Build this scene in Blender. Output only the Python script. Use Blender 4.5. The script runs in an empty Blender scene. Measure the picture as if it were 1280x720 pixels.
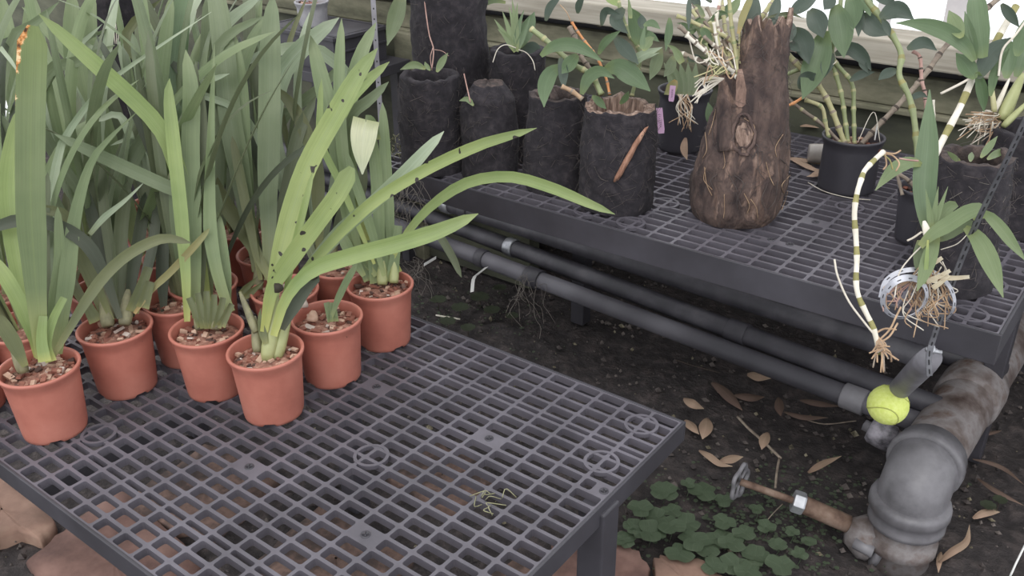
import bpy, bmesh, math, random
from mathutils import Vector, noise
random.seed(7)
sc=bpy.context.scene; COL=sc.collection
PI=math.pi
# ---------------------------------------------------------------- camera frame
S=.025
YAW,PIT,ROL=-0.6546,0.476,-0.0104; FP=1154.8
CAM=Vector((20.0726*S,-43.0473*S,33.2705*S))
FW=Vector((math.sin(YAW)*math.cos(PIT),math.cos(YAW)*math.cos(PIT),-math.sin(PIT)))
r0=Vector((math.cos(YAW),-math.sin(YAW),0)); u0=r0.cross(FW)
RT=r0*math.cos(ROL)+u0*math.sin(ROL); UP=u0*math.cos(ROL)-r0*math.sin(ROL)
def ray(x,y): return FW+RT*((x-640)/FP)-UP*((y-360)/FP)
def at(x,y,d): return CAM+ray(x,y)*d
def on(x,y,z):
    r=ray(x,y); return CAM+r*((z-CAM.z)/r.z)
def dep(p): return (Vector(p)-CAM).dot(FW)
HF=Vector((FW.x,FW.y,0)).normalized()
cd=bpy.data.cameras.new('camera'); cam=bpy.data.objects.new('camera',cd); COL.objects.link(cam)
from mathutils import Matrix
m=Matrix((RT,UP,-FW)).transposed().to_4x4(); m.translation=CAM; cam.matrix_world=m
cd.sensor_width=36; cd.lens=36*FP/1280; cd.clip_start=.02; sc.camera=cam
GZ=-.48; BZ=.1766; BY=.222   # ground, bench top height, bench front edge
# ---------------------------------------------------------------- helpers
def rgb(r,g,b,k=1.0):
    f=lambda v:(v/255/12.92 if v/255<=.04045 else ((v/255+.055)/1.055)**2.4)*k
    L=.3*r+.55*g+.15*b; q=.84  # greys every colour, so the lens haze is put into the materials
    return tuple(f(L+(v-L)*q) for v in (r,g,b))+(1,)
def tag(o,label=None,cat=None,group=None,kind=None):
    if label:o['label']=label
    if cat:o['category']=cat
    if group:o['group']=group
    if kind:o['kind']=kind
    return o
def thing(name,loc,label,cat,group=None):
    o=bpy.data.objects.new(name,None); COL.objects.link(o); o.location=loc; o.empty_display_size=.02
    return tag(o,label,cat,group)
def wloc(o):
    v=Vector((0,0,0))
    while o: v+=o.location; o=o.parent
    return v
class MB:
    def __init__(s): s.v=[];s.f=[];s.uv=[];s.mi=[]
    def add(s,vs,fs,uv=None,mi=0):
        n=len(s.v); s.v+= [Vector(v) for v in vs]; s.f+=[tuple(i+n for i in f) for f in fs]
        s.uv+= uv if uv else [(0,0)]*len(vs); s.mi+=[mi]*len(fs); return s
    def box(s,c,d,rz=0,mi=0):
        c=Vector(c);cs,sn=math.cos(rz),math.sin(rz);vs=[]
        for k in (-.5,.5):
            for a,b in((-.5,-.5),(.5,-.5),(.5,.5),(-.5,.5)):
                x,y=a*d[0],b*d[1]; vs.append(c+Vector((x*cs-y*sn,x*sn+y*cs,k*d[2])))
        return s.add(vs,[(3,2,1,0),(4,5,6,7),(0,1,5,4),(1,2,6,5),(2,3,7,6),(3,0,4,7)],mi=mi)
    def tube(s,pts,rad,n=8,mi=0,cap=True,flat=1.0):
        pts=[Vector(p) for p in pts]; rs=rad if isinstance(rad,(list,tuple)) else [rad]*len(pts)
        T=[(pts[min(i+1,len(pts)-1)]-pts[max(i-1,0)]).normalized() for i in range(len(pts))]
        a=T[0].orthogonal().normalized(); vs=[];uv=[]
        for i,p in enumerate(pts):
            a=(a-T[i]*a.dot(T[i])).normalized(); b=T[i].cross(a)
            for k in range(n):
                t=2*PI*k/n; vs.append(p+(a*math.cos(t)+b*math.sin(t)*flat)*rs[i]); uv.append((k/n,i/max(1,len(pts)-1)))
        fs=[(i*n+k,i*n+(k+1)%n,(i+1)*n+(k+1)%n,(i+1)*n+k) for i in range(len(pts)-1) for k in range(n)]
        mis=mi if isinstance(mi,list) else None
        if cap: fs+=[tuple(range(n-1,-1,-1)),tuple((len(pts)-1)*n+k for k in range(n))]
        s.add(vs,fs,uv,0 if mis else mi)
        if mis:
            st=len(s.mi)-len(fs)
            for i in range(len(pts)-1):
                for k in range(n): s.mi[st+i*n+k]=mis[i]
        return s
    def lathe(s,prof,c,n=32,ax=None,mod=None,mi=0):
        c=Vector(c); A=(Vector(ax) if ax else Vector((0,0,1))).normalized()
        X=A.orthogonal().normalized() if ax else Vector((1,0,0)); Y=A.cross(X); vs=[];uv=[]
        for i,(r,z) in enumerate(prof):
            for k in range(n):
                t=2*PI*k/n; rr,zz=(r,z) if not mod else mod(i,r,z,t)
                vs.append(c+X*(rr*math.cos(t))+Y*(rr*math.sin(t))+A*zz); uv.append((k/n,i/(len(prof)-1)))
        fs=[(i*n+k,i*n+(k+1)%n,(i+1)*n+(k+1)%n,(i+1)*n+k) for i in range(len(prof)-1) for k in range(n)]
        return s.add(vs,fs,uv,mi)
    def ribbon(s,pts,sides,th):
        # flat band: pts centre line, sides = half-width vectors, th = thickness
        vs=[];n=len(pts)
        for i in range(n):
            T=(Vector(pts[min(i+1,n-1)])-Vector(pts[max(i-1,0)])).normalized()
            sd=sides[i]; nn=T.cross(sd).normalized()*th/2; p=Vector(pts[i])
            vs+=[p-sd-nn,p+sd-nn,p+sd+nn,p-sd+nn]
        fs=[(i*4+k,i*4+(k+1)%4,i*4+4+(k+1)%4,i*4+4+k) for i in range(n-1) for k in range(4)]
        fs+=[(3,2,1,0),tuple((n-1)*4+k for k in range(4))]
        return s.add(vs,fs,[(0,i//4/(n-1)) for i in range(4*n)])
    def build(s,name,mats,parent=None,smooth=True,bevel=0):
        me=bpy.data.meshes.new(name); off=wloc(parent) if parent else Vector((0,0,0))
        me.from_pydata([v-off for v in s.v],[],s.f)
        uvl=me.uv_layers.new(name='UVMap')
        flat=[0.0]*(2*len(me.loops))
        for i,l in enumerate(me.loops): flat[2*i],flat[2*i+1]=s.uv[l.vertex_index]
        uvl.data.foreach_set('uv',flat)
        for q in (mats if isinstance(mats,(list,tuple)) else [mats]): me.materials.append(q)
        me.polygons.foreach_set('material_index',s.mi)
        if smooth: me.polygons.foreach_set('use_smooth',[True]*len(me.polygons))
        o=bpy.data.objects.new(name,me); COL.objects.link(o)
        if parent: o.parent=parent
        if bevel:
            b=o.modifiers.new('bevel','BEVEL'); b.width=bevel; b.segments=2; b.limit_method='ANGLE'
        return o
def center(o):
    """put the origin of a top-level mesh at its own base"""
    me=o.data; xs=[v.co for v in me.vertices]
    c=Vector((sum(v.x for v in xs)/len(xs),sum(v.y for v in xs)/len(xs),min(v.z for v in xs)))
    me.transform(Matrix.Translation(-c)); o.location=c; return o
def spline(P,n):
    P=[Vector(p) for p in P]
    if len(P)==2: return [P[0].lerp(P[1],i/n) for i in range(n+1)]
    L=[0]
    for a,b in zip(P,P[1:]): L.append(L[-1]+(b-a).length)
    out=[]
    for i in range(n+1):
        s_=L[-1]*i/n; k=0
        while k<len(P)-2 and s_>L[k+1]: k+=1
        t=(s_-L[k])/max(1e-9,L[k+1]-L[k])
        p1,p2=P[k],P[k+1]; p0=P[k-1] if k else p1*2-p2; p3=P[k+2] if k+2<len(P) else p2*2-p1
        out.append(.5*((2*p1)+(p2-p0)*t+(2*p0-5*p1+4*p2-p3)*t*t+(3*p1-p0-3*p2+p3)*t**3))
    return out
def px(pts,d0,d1=None):
    """photo points -> world; third value = own depth, otherwise from d0 to d1"""
    d1=d0 if d1 is None else d1; n=max(1,len(pts)-1)
    return [at(p[0],p[1],p[2] if len(p)>2 else d0+(d1-d0)*i/n) for i,p in enumerate(pts)]
def prof_w(t,kind):
    if kind=='strap':
        a=min(1,.42+.58*t/.4); return a*(1 if t<.72 else max(0.03,math.sqrt(max(0,1-((t-.72)/.28)**2))))
    if kind=='blunt': 
        a=min(1,.42+.58*t/.4); return a*(1 if t<.93 else max(.35,math.sqrt(max(0,1-((t-.93)/.07)**2))))
    if kind=='stub': return 1-.35*t
    if kind=='hang': return 1 if t<.25 else max(.05,(1-((t-.25)/.75)**1.7))
    if kind=='grass': return max(.04,min(1,.7+t)*(1-max(0,t-.3)/.7)**.8)
    return max(.05,math.sin(PI*min(1,max(0,.06+.94*t)))**.75 if t<.5 else math.sin(PI*(.06+.94*t))**1.0 if t<.97 else .04)
def leaf(parent,pts,w,mat,prof='strap',tw=0.,fold=.22,name='leaf',n=None,normal=None,curl=0):
    """pts world points, w full width in metres"""
    n=n or (18 if (Vector(pts[0])-Vector(pts[-1])).length>.12 else 12)
    P=spline(pts,n); mb=MB(); vs=[];uv=[]
    a=None
    for i,p in enumerate(P):
        t=i/n; T=(P[min(i+1,n)]-P[max(i-1,0)]).normalized()
        V=normal if normal else (p-CAM).normalized()
        sd=T.cross(V)
        if sd.length<.15: sd=(a if a else T.orthogonal())
        sd=(sd-T*sd.dot(T)).normalized(); a=sd
        nn=sd.cross(T).normalized()
        ang=tw+curl*t
        sd,nn=sd*math.cos(ang)+nn*math.sin(ang),nn*math.cos(ang)-sd*math.sin(ang)
        h=w/2*prof_w(t,prof)*(1.15 if prof=='lance' else 1)
        for j,q in enumerate((-1,-.55,0,.55,1)):
            z=-fold*h*(1-abs(q)) if j!=2 else -fold*h*1.15
            vs.append(p+sd*(h*q)-nn*z); uv.append(((q+1)/2,t))
    fs=[(i*5+j,i*5+j+1,i*5+6+j,i*5+5+j) for i in range(n) for j in range(4)]
    mb.add(vs,fs,uv)
    o=mb.build(name,mat,parent); return o
def pxleaf(parent,pts,wpx,mat,d0,d1=None,**k):
    W=px(pts,d0,d1); dm=sum(dep(p) for p in W)/len(W)
    return leaf(parent,W,wpx*dm/FP,mat,**k)
def cane(parent,W,r,mats,name='cane',seg=.02,seq=None,n=None,taper=1.0,node=1.25):
    """jointed stem: swollen rings between segments"""
    L=sum((Vector(a)-Vector(b)).length for a,b in zip(W,W[1:])); k=max(2,int(L/seg))
    P=spline(W,k*6); rs=[];mi=[]
    for i in range(len(P)):
        f=(i%6)/6; t=i/(k*6)
        rr=r*(1+(taper-1)*t); rs.append(rr*(node if i%6==0 else (1.0 if i%6 in(1,5) else .93)))
        if seq=='alt': mi.append(0 if i%6<4 else 1)
        elif seq=='node': mi.append(1 if i%6==0 else 0)
        else: mi.append(0)
    return MB().tube(P,rs,8,mi=mi if seq else 0).build(name,mats,parent)
def wire(parent,W,r,mat,name='root',n=None):
    return MB().tube(spline(W,n or max(6,4*len(W))),r,5).build(name,mat,parent)
# ---------------------------------------------------------------- materials
def nodes(name):
    m=bpy.data.materials.new(name); m.use_nodes=True; nt=m.node_tree; b=nt.nodes['Principled BSDF']; return m,nt,b
def ramp(nt,fac,stops):
    r=nt.nodes.new('ShaderNodeValToRGB'); e=r.color_ramp.elements
    e[0].position,e[0].color=stops[0]; e[1].position,e[1].color=stops[-1]
    for p,c in stops[1:-1]:
        q=e.new(p); q.color=c
    nt.links.new(fac,r.inputs[0]); return r.outputs[0]
def noi(nt,scale,detail=6,rough=.6,vec=None,dist=0):
    n=nt.nodes.new('ShaderNodeTexNoise'); n.inputs['Scale'].default_value=scale; n.inputs['Detail'].default_value=detail
    n.inputs['Roughness'].default_value=rough; n.inputs['Distortion'].default_value=dist
    if vec is None:
        tc=nt.nodes.new('ShaderNodeTexCoord'); vec=tc.outputs['Object']
    nt.links.new(vec,n.inputs['Vector']); return n.outputs['Fac']
def mapping(nt,sc_,src='Object'):
    tc=nt.nodes.new('ShaderNodeTexCoord'); mp=nt.nodes.new('ShaderNodeMapping'); mp.inputs['Scale'].default_value=sc_
    nt.links.new(tc.outputs[src],mp.inputs[0]); return mp.outputs[0]
def mixc(nt,fac,a,b,mode='MIX'):
    m=nt.nodes.new('ShaderNodeMix'); m.data_type='RGBA'; m.blend_type=mode
    for i,v in ((0,fac),(6,a),(7,b)):
        if hasattr(v,'is_output') or hasattr(v,'links'): nt.links.new(v,m.inputs[i])
        else: m.inputs[i].default_value=v
    return m.outputs[2]
def bump(nt,b,h,st,dist=.01):
    n=nt.nodes.new('ShaderNodeBump'); n.inputs['Strength'].default_value=st; n.inputs['Distance'].default_value=dist
    nt.links.new(h,n.inputs['Height']); nt.links.new(n.outputs[0],b.inputs['Normal'])
def mat(name,stops,scale=20,rough=.6,bs=.2,bd=.003,metal=0,detail=6,stretch=None,spec=.5,dist=0,trans=0):
    m,nt,b=nodes(name); v=mapping(nt,stretch) if stretch else None
    f=noi(nt,scale,detail,vec=v,dist=dist)
    if len(stops)==1: b.inputs['Base Color'].default_value=stops[0]
    else:
        k=[(.32+.36*i/(len(stops)-1),c) for i,c in enumerate(stops)]
        nt.links.new(ramp(nt,f,k),b.inputs['Base Color'])
    b.inputs['Roughness'].default_value=rough; b.inputs['Metallic'].default_value=metal
    b.inputs['Specular IOR Level'].default_value=spec
    if trans:
        b.inputs['Transmission Weight'].default_value=trans
    if bs: bump(nt,b,f,bs,bd)
    return m
def leafmat(name,base,mid,tip,rough=.42,trl=.28,spots=0,burn=False):
    m,nt,b=nodes(name)
    tc=nt.nodes.new('ShaderNodeTexCoord'); sx=nt.nodes.new('ShaderNodeSeparateXYZ'); nt.links.new(tc.outputs['UV'],sx.inputs[0])
    c=ramp(nt,sx.outputs[1],[(0,base),(.22,mid),(.75,mid),(1,tip)])
    st=mapping(nt,(26,1.2,1),'UV'); f=noi(nt,1.6,3,vec=st)
    c=mixc(nt,.5,c,ramp(nt,f,[(.3,(.55,.55,.55,1)),(.7,(1.0,1.0,1.0,1))]),'MULTIPLY')
    f2=noi(nt,9,3); c=mixc(nt,.45,c,ramp(nt,f2,[(.35,(.6,.68,.55,1)),(.65,(1.15,1.1,1.05,1))]),'MULTIPLY')
    # midrib slightly paler
    w=nt.nodes.new('ShaderNodeMath'); w.operation='SUBTRACT'; w.inputs[1].default_value=.5; nt.links.new(sx.outputs[0],w.inputs[0])
    ab=nt.nodes.new('ShaderNodeMath'); ab.operation='ABSOLUTE'; nt.links.new(w.outputs[0],ab.inputs[0])
    c=mixc(nt,ramp(nt,ab.outputs[0],[(0,(.35,.35,.35,1)),(.05,(0,0,0,1))]),c,tip)
    if spots:
        sp=noi(nt,55,1); c=mixc(nt,ramp(nt,sp,[(.71-spots,(0,0,0,1)),(.73-spots,(1,1,1,1))]),c,rgb(45,38,30))
    if burn:
        a=nt.nodes.new('ShaderNodeMath'); a.operation='ADD'; nt.links.new(sx.outputs[1],a.inputs[0]); nt.links.new(sx.outputs[0],a.inputs[1])
        n2=noi(nt,60,4); a2=nt.nodes.new('ShaderNodeMath'); a2.operation='MULTIPLY_ADD'; nt.links.new(n2,a2.inputs[0]); a2.inputs[1].default_value=.5; nt.links.new(a.outputs[0],a2.inputs[2])
        a3=nt.nodes.new('ShaderNodeMath'); a3.operation='MULTIPLY'; a3.inputs[1].default_value=.4; nt.links.new(a2.outputs[0],a3.inputs[0]); a2=a3
        fb=ramp(nt,a2.outputs[0],[(.80,(0,0,0,1)),(.815,(1,1,1,1))])
        c=mixc(nt,fb,c,ramp(nt,noi(nt,120,3),[(.35,rgb(60,35,20)),(.5,rgb(225,140,60)),(.62,rgb(250,215,160))]))
    nt.links.new(c,b.inputs['Base Color']); b.inputs['Roughness'].default_value=rough
    bump(nt,b,f,.25,.0015)
    tr=nt.nodes.new('ShaderNodeBsdfTranslucent'); nt.links.new(c,tr.inputs[0])
    mx=nt.nodes.new('ShaderNodeMixShader'); mx.inputs[0].default_value=trl
    out=[n for n in nt.nodes if n.type=='OUTPUT_MATERIAL'][0]
    nt.links.new(b.outputs[0],mx.inputs[1]); nt.links.new(tr.outputs[0],mx.inputs[2]); nt.links.new(mx.outputs[0],out.inputs[0])
    return m
LB=leafmat('leaf_bright',rgb(196,200,108),rgb(152,174,100),rgb(154,172,108))
LS=leafmat('leaf_bright_spotted',rgb(206,206,108),rgb(158,176,100),rgb(148,166,104),spots=.015)
LM=leafmat('leaf_mid',rgb(160,170,106),rgb(130,150,102),rgb(140,156,112))
LG=leafmat('leaf_grey_green',rgb(150,154,104),rgb(122,138,100),rgb(130,146,110))
LD=leafmat('leaf_dull',rgb(134,134,96),rgb(106,116,84),rgb(112,122,92))
LK=leafmat('leaf_dark',rgb(96,98,76),rgb(80,88,70),rgb(84,94,76))
LP=leafmat('leaf_pale',rgb(154,166,122),rgb(166,183,150),rgb(190,204,176),rough=.32)
LO=leafmat('leaf_olive',rgb(150,150,90),rgb(118,124,80),rgb(110,115,78))
LA=leafmat('leaf_burnt',rgb(184,188,112),rgb(116,134,86),rgb(128,146,84),burn=True)
LC=leafmat('leaf_cream',rgb(200,206,150),rgb(236,240,200),rgb(244,246,214),trl=.35)
LE=leafmat('leaf_emerald',rgb(126,146,92),rgb(102,128,88),rgb(112,138,98),rough=.35)
LV=leafmat('leaf_deep',rgb(92,104,82),rgb(82,98,86),rgb(88,104,92),rough=.33)
LY=leafmat('leaf_orange',rgb(196,160,96),rgb(158,150,92),rgb(140,146,92))
LR=leafmat('leaf_dry',rgb(150,120,100),rgb(178,146,124),rgb(190,162,138),rough=.7,trl=.1)
LX=leafmat('leaf_dry_dark',rgb(90,70,60),rgb(112,88,78),rgb(128,102,88),rough=.8,trl=.05)
LH=leafmat('papery_husk',rgb(190,170,140),rgb(206,190,162),rgb(220,208,184),rough=.7,trl=.15)
CL=leafmat('leaf_clover',rgb(90,104,82),rgb(96,114,88),rgb(112,128,102),rough=.5)
M_pot=mat('terracotta_plastic',[rgb(176,98,82),rgb(190,110,92),rgb(198,120,102)],14,.42,.05,.001)
M_potin=mat('potting_bark',[rgb(96,56,46),rgb(150,100,82),rgb(196,150,128)],90,.85,.4,.002)
M_chip=[mat('bark_chip_%s'%n,[a,b_],60,.8,.3,.001) for n,a,b_ in (('rust',rgb(120,66,52),rgb(160,100,80)),('tan',rgb(170,128,104),rgb(205,170,146)),('pale',rgb(180,160,148),rgb(206,190,178)),('dark',rgb(70,48,42),rgb(100,70,60)))]
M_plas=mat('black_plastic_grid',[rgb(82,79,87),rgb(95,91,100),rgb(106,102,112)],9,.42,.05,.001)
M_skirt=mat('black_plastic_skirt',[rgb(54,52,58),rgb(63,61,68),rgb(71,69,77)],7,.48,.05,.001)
M_blk=mat('black_pot_plastic',[rgb(58,56,63),rgb(66,64,72)],12,.5,.1,.002)
M_fern=mat('tree_fern_fibre',[rgb(34,31,36),rgb(43,39,45),rgb(62,56,60)],70,.95,.6,.004,detail=10)
M_fernb=mat('brown_fibre',[rgb(50,44,46),rgb(70,59,57),rgb(104,88,82)],60,.95,1,.006,detail=10)
M_hair=mat('root_fibre',[rgb(66,60,60),rgb(96,86,82)],40,.9,0)
M_trunk=mat('trunk_bark',[rgb(56,46,46),rgb(84,66,62),rgb(112,90,82),rgb(78,62,58)],26,.92,1,.010,detail=12,stretch=(1.6,1.6,.7))
def trunkmat():
    m,nt,b=nodes('patchy_trunk_bark')
    v=mapping(nt,(1.6,1.6,.6)); f=noi(nt,26,12,vec=v,dist=.4); f2=noi(nt,90,6)
    c=ramp(nt,f,[(.3,rgb(46,38,40)),(.45,rgb(78,62,58)),(.6,rgb(104,84,76)),(.7,rgb(70,56,54))])
    v2=mapping(nt,(1.3,1.3,.42)); g=noi(nt,17,5,vec=v2,dist=.6)
    fine=noi(nt,40,6,vec=mapping(nt,(3,3,.3)))
    bare=ramp(nt,fine,[(.35,rgb(92,70,60)),(.5,rgb(134,106,92)),(.65,rgb(160,132,116))])
    c=mixc(nt,ramp(nt,g,[(.56,(0,0,0,1)),(.60,(.75,.75,.75,1))]),c,bare)
    c=mixc(nt,ramp(nt,f2,[(.5,(0,0,0,1)),(.7,(.5,.5,.5,1))]),c,rgb(60,50,50))
    nt.links.new(c,b.inputs['Base Color']); b.inputs['Roughness'].default_value=.93; bump(nt,b,f,1,.012); return m
M_trunk2=trunkmat()
M_tbare=mat('bare_wood',[rgb(92,70,60),rgb(134,104,90),rgb(168,138,122)],30,.8,.8,.006,stretch=(3,3,.35))
M_split=mat('split_wood',[rgb(104,70,54),rgb(160,112,88),rgb(196,148,122)],40,.8,.8,.004,stretch=(2,2,.5))
M_woodd=mat('old_wood_grain',[rgb(70,54,48),rgb(130,104,90),rgb(176,150,134)],40,.85,.7,.004,stretch=(4,4,.3))
M_soil=mat('damp_soil',[rgb(48,43,44),rgb(62,56,56),rgb(88,78,76)],28,.95,1,.02,detail=14)
M_crumb=mat('soil_crumbs',[rgb(50,45,45),rgb(76,68,66),rgb(120,110,104)],9,.95,.3)
M_stone=mat('paving_stone',[rgb(128,98,84),rgb(160,124,106),rgb(186,152,130)],7,.9,.5,.004,detail=10)
M_stone2=mat('red_paving_stone',[rgb(92,66,60),rgb(128,94,84),rgb(150,114,102)],9,.92,.5,.004,detail=10)
M_stone3=mat('shade_toned_paving_stone',[rgb(56,48,47),rgb(82,66,60),rgb(128,100,88),rgb(74,60,56)],11,.95,.5,.004,detail=10)  # darker stone colour, the shade under the low bench painted in
M_sill=mat('weathered_sill',[rgb(150,142,126),rgb(172,164,148),rgb(190,183,168)],14,.85,.4,.003,stretch=(.25,3,3.5))
M_moss=mat('mossy_board',[rgb(70,68,56),rgb(104,103,82),rgb(136,132,108),rgb(92,92,70)],6,.95,.6,.006,detail=12,stretch=(.6,2,1.6))
M_moss2=mat('dark_mossy_board',[rgb(54,55,48),rgb(78,80,64),rgb(98,99,80)],6,.95,.6,.006,detail=12,stretch=(.6,2,1.6))
M_dark=mat('shade_dark_wall',[rgb(44,42,46),rgb(56,53,57),rgb(66,62,64)],8,.95,.5,.004)  # near-black wall colour stands in for the darkness under the bench
M_debris=mat('debris',[rgb(60,54,46),rgb(110,102,80),rgb(160,150,126)],60,.95,.8)
M_pipe=mat('dark_painted_pipe',[rgb(52,51,57),rgb(64,62,69),rgb(84,82,88)],12,.5,.2,.001)
M_pipeg=mat('grey_painted_pipe',[rgb(78,77,84),rgb(112,110,117),rgb(140,138,146)],6,.5,.15,.001)
M_pipeg2=mat('worn_grey_pipe',[rgb(62,61,68),rgb(78,76,83),rgb(118,116,124)],2.2,.5,.1,.001,detail=3)
M_iron=mat('grey_cast_iron',[rgb(82,80,84),rgb(118,116,121),rgb(134,132,137)],9,.42,.25,.002,detail=9)
M_ironr=mat('rust_stained_iron',[rgb(66,50,44),rgb(104,92,88),rgb(134,128,128),rgb(96,70,56)],12,.6,.4,.003,detail=10)
M_rust=mat('rusty_pipe',[rgb(84,60,48),rgb(124,98,82),rgb(146,124,108)],26,.8,.4,.002)
M_galv=mat('galvanised_steel',[rgb(120,122,126),rgb(168,170,176),rgb(200,202,208)],30,.35,.1,.001,metal=.6)
M_chrome=mat('bright_nut',[rgb(150,152,158),rgb(190,192,198)],30,.35,.1,.001,metal=.5)
M_strapd=mat('dark_strap',[rgb(92,92,98),rgb(120,120,126)],60,.4,.1,.001,metal=.4)
M_hole=mat('strap_hole',[rgb(34,33,36)],10,.8,0)
M_tin=mat('pale_coil_strap',[rgb(150,152,162),rgb(184,186,196)],30,.32,.05,.001,metal=.3)
M_ball=mat('tennis_felt',[rgb(222,238,100),rgb(238,250,136)],160,.95,.8,.002)
M_seam=mat('ball_seam',[rgb(170,180,70),rgb(190,196,96)],30,.7,0)
M_white=mat('white_plastic',[rgb(225,225,222)],10,.5,0)
M_pink=mat('pink_tag',[rgb(196,150,190)],10,.5,0)
M_ink=mat('tag_ink',[rgb(60,40,70)],10,.6,0)
M_cup=mat('cloudy_cup',[rgb(150,142,136),rgb(186,178,170)],22,.3,.1,.001)
M_greyp=mat('grey_pot',[rgb(140,140,146),rgb(170,168,172)],22,.5,.1)
M_cw=mat('cane_white_sheath',[rgb(205,196,176),rgb(236,230,216)],60,.7,.3,.001,stretch=(1,1,.3))
M_co=mat('cane_olive',[rgb(126,122,66),rgb(156,148,84)],40,.5,.1,.001)
M_cg=mat('cane_green',[rgb(122,134,88),rgb(150,160,110)],24,.45,.1,.001)
M_cy=mat('cane_yellow',[rgb(160,156,104),rgb(190,184,134)],24,.5,.1,.001)
M_cb=mat('cane_brown',[rgb(110,96,84),rgb(164,148,130)],40,.7,.3,.001)
M_cd=mat('cane_node_dark',[rgb(56,46,40),rgb(84,70,58)],40,.7,.2)
M_cor=mat('cane_orange',[rgb(190,116,60),rgb(222,150,90)],30,.6,.1)
M_rootw=mat('root_white',[rgb(190,180,164),rgb(224,216,200)],40,.8,.1)
M_roott=mat('root_tan',[rgb(140,110,84),rgb(196,162,126)],40,.8,.1)
M_rootg=mat('root_grey',[rgb(96,90,84),rgb(134,126,118)],40,.8,.1)
M_rootp=mat('root_pink',[rgb(160,120,110),rgb(196,156,144)],40,.8,.1)
M_bulb=mat('pseudobulb_green',[rgb(142,148,94),rgb(172,176,116)],16,.4,.1,.001)
M_bulbo=mat('pseudobulb_olive',[rgb(92,88,66),rgb(122,118,84),rgb(140,136,98)],26,.6,.2,.001,stretch=(2,2,.5))
M_moss3=mat('dry_moss',[rgb(120,118,84),rgb(164,162,124)],50,.9,.2)
M_glassm,nt,b=nodes('greenhouse_glass'); b.inputs['Base Color'].default_value=(1,1,1,1); b.inputs['Roughness'].default_value=.02; b.inputs['IOR'].default_value=1.03; b.inputs['Transmission Weight'].default_value=1
M_bar=mat('white_glazing_bar',[rgb(196,190,192),rgb(215,210,210)],12,.6,.1)
M_spot=mat('leaf_blotch',[rgb(40,36,28),rgb(62,54,40)],50,.8,0)
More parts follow.
